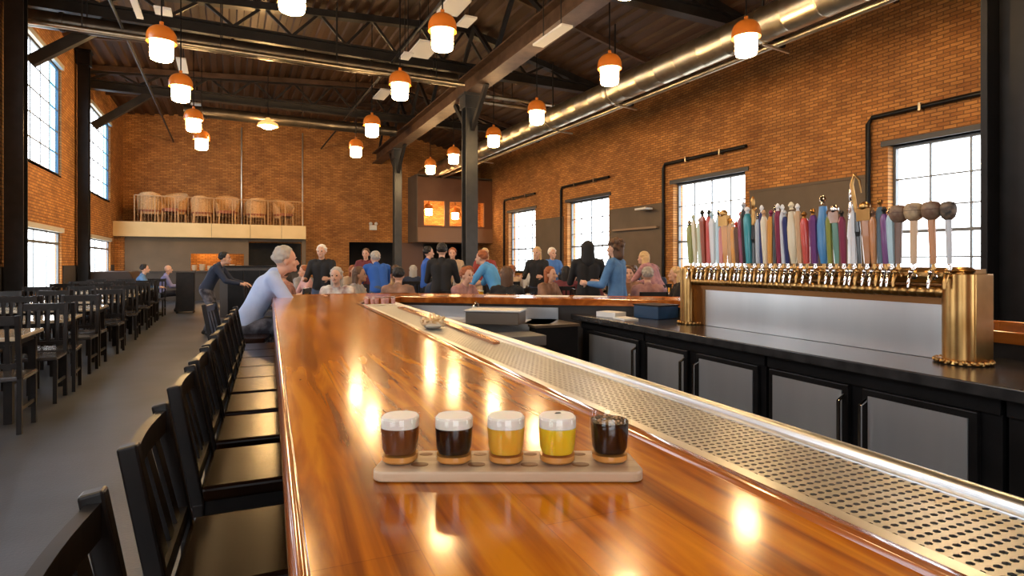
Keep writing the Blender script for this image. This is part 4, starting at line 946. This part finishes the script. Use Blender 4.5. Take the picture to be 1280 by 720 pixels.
# seated crowd with tables between
CT = table_proto(.9, .8, 'dining tables beyond the slanting bar'); CTT = proto_of(CT)
spots = [(372,11.4),(442,11.0),(500,9.2),(518,14.2),(588,10.4),(648,9.0),(640,14.0),(708,11.4),(797,9.4),(822,12.6),(412,15.0),(470,17.5),(560,17.0),(688,16.5),(760,14.6),(590,20.0)]
tn = ['behind the left bar end','below the emergency light','left of the thinner column','below the upper gallery','left of the thicker column','right of the thicker column','before the farthest window','before the third window','left of the tap tower','behind the left taps','beyond the black-vested person','at the black doorway','between the two columns','by the far right panel','by the wide tan panel','farthest back in the hall']
sh_ = [cloth('crowd_rose', (.45,.24,.22), (.25,.12,.12)), BLK, cloth('crowd_brown', (.20,.11,.07), (.35,.2,.14)), MAR, WHT, cloth('crowd_grey', (.25,.25,.27), (.4,.38,.36)), TANC, NAVY]
shn = ['rose','black','brown','maroon','white','grey','tan','navy']; hs = [HB,HBk,HBl,HR,HG]; hn = ['brown','black','blond','auburn','grey']
for i, (px, d) in enumerate(spots):
    p = at_dd(px, d); rz = -TH+random.uniform(-.3,.3); lab = 'black dining table with pale top standing '+tn[i]
    if i == 0: CT.location = p; CT.rotation_euler.z = rz; CT['label'] = lab
    else: dup(CT, CTT, p, rz, lab)
    for k in range(4):
        a = rz+k*pi/2+.0; off = Vector((sin(a), -cos(a), 0)); r = .74 if k % 2 == 0 else .78
        c = p+off*r; face = math.atan2(-(-off.x), -off.y); j = i*4+k
        if any((c.x-a_)**2+(c.y-b_)**2 < .36 for a_, b_ in OCC): continue
        l_, s_ = c.dot(NB), c.dot(BB)
        if l_ < 4.35 and s_ < 6.4-max(0, l_-1.2)*.62 + .35: continue
        OCC.append((c.x, c.y))
        side = ('near','right','far','left')[k]
        chair(c.x, c.y, face, f'black slat-back chair, {side} side of the table {tn[i]}', 'black dining chairs beyond the bar')
        if (i*7+k*3) % 9 != 0:
            key = ('sit', ('short','long')[k % 2], ('short','long')[(i+k) % 2])
            q = c-off*.02; 
            person(key, q, face+random.uniform(-.2,.2), f'{hn[(j*3+i) % 5]}-haired diner in {shn[(j+i) % 8]}, {side} side of the table {tn[i]}', sh_[(j+i) % 8], None, hs[(j*3+i) % 5], SKIN2 if j % 6 == 5 else None, 'diners beyond the slanting bar')
# more people packed between the tables
USED = {o.get('label') for o in bpy.data.objects}
marks = [(372,'left bar end'),(403,'black vest'),(424,'floral top'),(458,'black doorway'),(476,'royal blue jacket'),(497,'thinner column'),(533,'royal blue top'),(552,'person all in black'),(587,'thicker column'),(622,'sky blue shirt'),(652,'farthest window'),(689,'blue vest'),(735,'black hooded coat'),(766,'curly-haired person'),(797,'wide tan panel'),(826,'pink plaid'),(850,'left taps')]
for j, (px, d) in enumerate([(364,9.6),(377,13),(392,9.3),(410,9.0),(413,13.2),(434,9.2),(437,14),(447,8.6),(457,10.4),(490,8.2),(488,12.2),(507,10.6),(514,8.2),(520,11.5),(541,13.5),(545,8.4),(575,8.6),(580,12.2),(594,8.8),(598,12),(612,16),(636,12.2),(640,8.2),(655,10.4),(660,8.3),(663,13),(680,9.6),(700,9.2),(703,13),(715,9.6),(724,12),(748,9.9),(752,13),(778,9.9),(790,8.4),(791,13),(806,9.2),(808,14),(838,9.6),(846,12.4)]):
    p = at_dd(px, d); l_, s_ = p.dot(NB), p.dot(BB)
    if any((p.x-a_)**2+(p.y-b_)**2 < .42 for a_, b_ in OCC): continue
    OCC.append((p.x, p.y)); mk = min(marks, key=lambda q: abs(q[0]-px)); face = -TH+pi+((j*2.399) % 3.0-1.5)
    side = 'left' if px < mk[0] else 'right'
    for t_ in range(40):
        hi, si = (j*3+t_) % 5, (j*5+t_*3+t_//5) % 8
        lab = f'{hn[hi]}-haired person in {shn[si]}, seated just {side} of the {mk[1]}'
        if lab not in USED: break
    USED.add(lab)
    person(('sit', ('short','long')[j % 2], ('short','long')[(j//2) % 2]), p, face, lab, sh_[si], None, hs[hi], SKIN2 if j % 7 == 3 else None)
    c = p; chair(c.x, c.y, face, f'black slat-back chair under the {hn[hi]}-haired person in {shn[si]}, {side} of the {mk[1]}', 'black dining chairs beyond the bar')
# drinks and plates on the crowd tables
GT = None
for i, (px, d) in enumerate(spots):
    for k in range(4):
        a = k*pi/2+.5; p = at_dd(px, d)+Vector((.26*cos(a), .24*sin(a), .756)); lab = f'pint glass on the table {tn[i]}, '+('right side','far side','left side','near side')[k]
        if GT is None:
            GT = thing('pint_glass', lab, 'glass', p, 0, 'pint glasses on the crowd tables')
            MB().lathe([(0,0),(.03,0),(.042,.15),(.040,.15),(.028,.008),(0,.008)], 16).build('tumbler', GLASS, GT, smooth=True)
            MB().lathe([(0,.009),(.028,.009),(.038,.125),(0,.125)], 16).build('beer', mat('hazy_gold_beer', (.8,.36,.03)), GT, smooth=True); MB().lathe([(0,.125),(.038,.125),(.039,.14),(0,.14)], 16).build('foam', mat('beer_foam', (.9,.9,.9)), GT, smooth=True)
            GTT = proto_of(GT)
        else: dup(GT, GTT, p, 0, lab)
# ------------------------------------------------------------------ wicker chairs behind a railing on the mezzanine
WK = mat('tan_wicker', (.75,.42,.17), .6, noise=((.52,.26,.09), 25), bump=.6, bscale=60)
wc = None
wl = ['leftmost','second from left','third from left','third from right','second from right','rightmost']
for k, px in enumerate((188, 218, 253, 284, 320, 354)):
    p = Vector((Xof(px, 24.6), 24.6, 2.80)); lab = f'tan wicker tub chair behind the mezzanine railing, {wl[k]}'
    sc_ = (1,1.08,.95,1.06,.97,1)[k]
    if wc is None:
        wc = thing('wicker_chair', lab, 'chair', p, 0, 'wicker chairs on the mezzanine')
        m = MB(); vs = []; fs = []; n = 25
        for t_ in range(n):      # wrap-around shell, tall and rounded at the back
            a = pi*1.5*t_/(n-1)-pi*.25+pi; hh = .70+.38*sin(pi*t_/(n-1)); 
            for r_, z_ in ((.33,.34),(.40,.62),(.43,hh),(.40,hh+.05),(.35,hh),(.33,.60),(.28,.36)): vs.append((r_*cos(a), r_*sin(a), z_))
        for t_ in range(n-1):
            for k_ in range(7): fs.append((t_*7+k_, t_*7+(k_+1)%7, (t_+1)*7+(k_+1)%7, (t_+1)*7+k_))
        fs += [tuple(range(7)), tuple((n-1)*7+k_ for k_ in range(6,-1,-1))]
        m.add(vs, fs); m.build('tub_back', WK, wc, smooth=True)
        MB().lathe([(0,.42),(.36,.42),(.38,.47),(.36,.53),(0,.54)], 24).build('seat_cushion', mat('rust_cushion', (.35,.11,.05), .8), wc, smooth=True)
        for sx in (-1,1):
            for sy in (-1,1): MB().bar((sx*.27,sy*.27,0),(sx*.25,sy*.25,.45),.04,.04).build('leg', WK, wc)
        WCT = proto_of(wc)
    else: dup(wc, WCT, p, 0.2*(k-3)+pi*(k % 2), lab, scale=sc_)
t = thing('mezzanine_railing', 'thin tan railing along the mezzanine edge', 'railing', (0,24.05,2.83))
RM = mat('tan_railing', (.5,.28,.12), .5)
m = MB(); x = Xof(168,24.05)
while x < MZX: MB().bar((x,0,0),(x,0,.95),.03,.03).build('post', RM, t); x += .62
m = MB(); x = Xof(168,24.05)
while x < MZX-.1: m.bar((x,0,0),(x,0,.93),.010,.010); x += .103
m.build('spindles', RM, t)['kind'] = 'stuff'
MB().bar((Xof(168,24.05),0,.95),(MZX,0,.95),.03,.03).build('top_rail', RM, t)
# dishes at the pass-through
DI = None
for k, px in enumerate((243,253,262,271,281,290,299)):
    X = Xof(px, 24.2); p = Vector((X, 24.21, 1.10)); nm = ['leftmost','second from left','third from left','middle','third from right','second from right','rightmost'][k]
    lab = f'pale stacked bowls on the kitchen pass-through, {nm} stack'
    if DI is None:
        DI = thing('bowl_stack', lab, 'bowls', p, 0, 'bowl stacks on the kitchen pass-through')
        for q in range(4): MB().lathe([(0,0),(.05,0),(.10,.07),(.095,.07),(.045,.01),(0,.01)], 18).build('bowl', mat('cream_ceramic', (.8,.62,.42), .35), DI, loc=(0,0,q*.045), smooth=True)
        DIT = proto_of(DI)
    else: dup(DI, DIT, p, 0, lab, scale=(1,1.15,.9,1.2,1,1.1,.95)[k])
# dark cabinet behind the man in the pale blue shirt
t = thing('host_cabinet', 'dark cabinet standing behind the two men at the left bar end', 'cabinet', at_dd(318, 14.5), -TH)
MB().box(-.75,.85,-.25,.25,.03,1.28).build('body', DARKW, t, bevel=.01); MB().box(-.78,.88,-.28,.28,1.28,1.32).build('top', BLACKW, t)
for x in (-.35,.05,.45): MB().box(x-.19,x+.19,-.27,-.25,.1,1.2).build('door', BLACK, t)
# ------------------------------------------------------------------ camera, sky, colour
cd = bpy.data.cameras.new('camera'); co = bpy.data.objects.new('camera', cd); COL.objects.link(co)
co.location = (0,0,CH); co.rotation_euler = (pi/2, 0, -TH); cd.sensor_width = 36; cd.lens = F/1280*36; cd.shift_y = -(360-HOR)/1280; cd.clip_end = 200; cd.clip_start = .02
scn.camera = co
w = bpy.data.worlds.new('sky'); scn.world = w; w.use_nodes = True; t = w.node_tree; bg = t.nodes['Background']
tc = nn(t, 'ShaderNodeTexCoord'); sp = nn(t, 'ShaderNodeSeparateXYZ'); cr = nn(t, 'ShaderNodeValToRGB')
t.links.new(tc.outputs['Generated'], sp.inputs[0]); t.links.new(sp.outputs[2], cr.inputs[0]); t.links.new(cr.outputs[0], bg.inputs[0])
e = cr.color_ramp.elements; e[0].position = 0; e[0].color = (.55,.6,.62,1); e[1].position = 1; e[1].color = (.60,.80,1,1)
x = e.new(.06); x.color = (.93,.97,1,1); x = e.new(.4); x.color = (.85,.93,1,1)
bg.inputs[1].default_value = 8.5
scn.view_settings.view_transform = 'Standard'; scn.view_settings.look = 'None'; scn.view_settings.gamma = 1; scn.view_settings.exposure = -.05; scn.view_settings.use_curve_mapping = False
cy = scn.cycles; cy.use_denoising = True; cy.max_bounces = 7; cy.diffuse_bounces = 4; cy.glossy_bounces = 4; cy.transmission_bounces = 7; cy.transparent_max_bounces = 8
cy.sample_clamp_indirect = 6; cy.caustics_reflective = False; cy.caustics_refractive = False; cy.blur_glossy = .5
try: cy.denoiser = 'OPENIMAGEDENOISE'
except Exception: pass
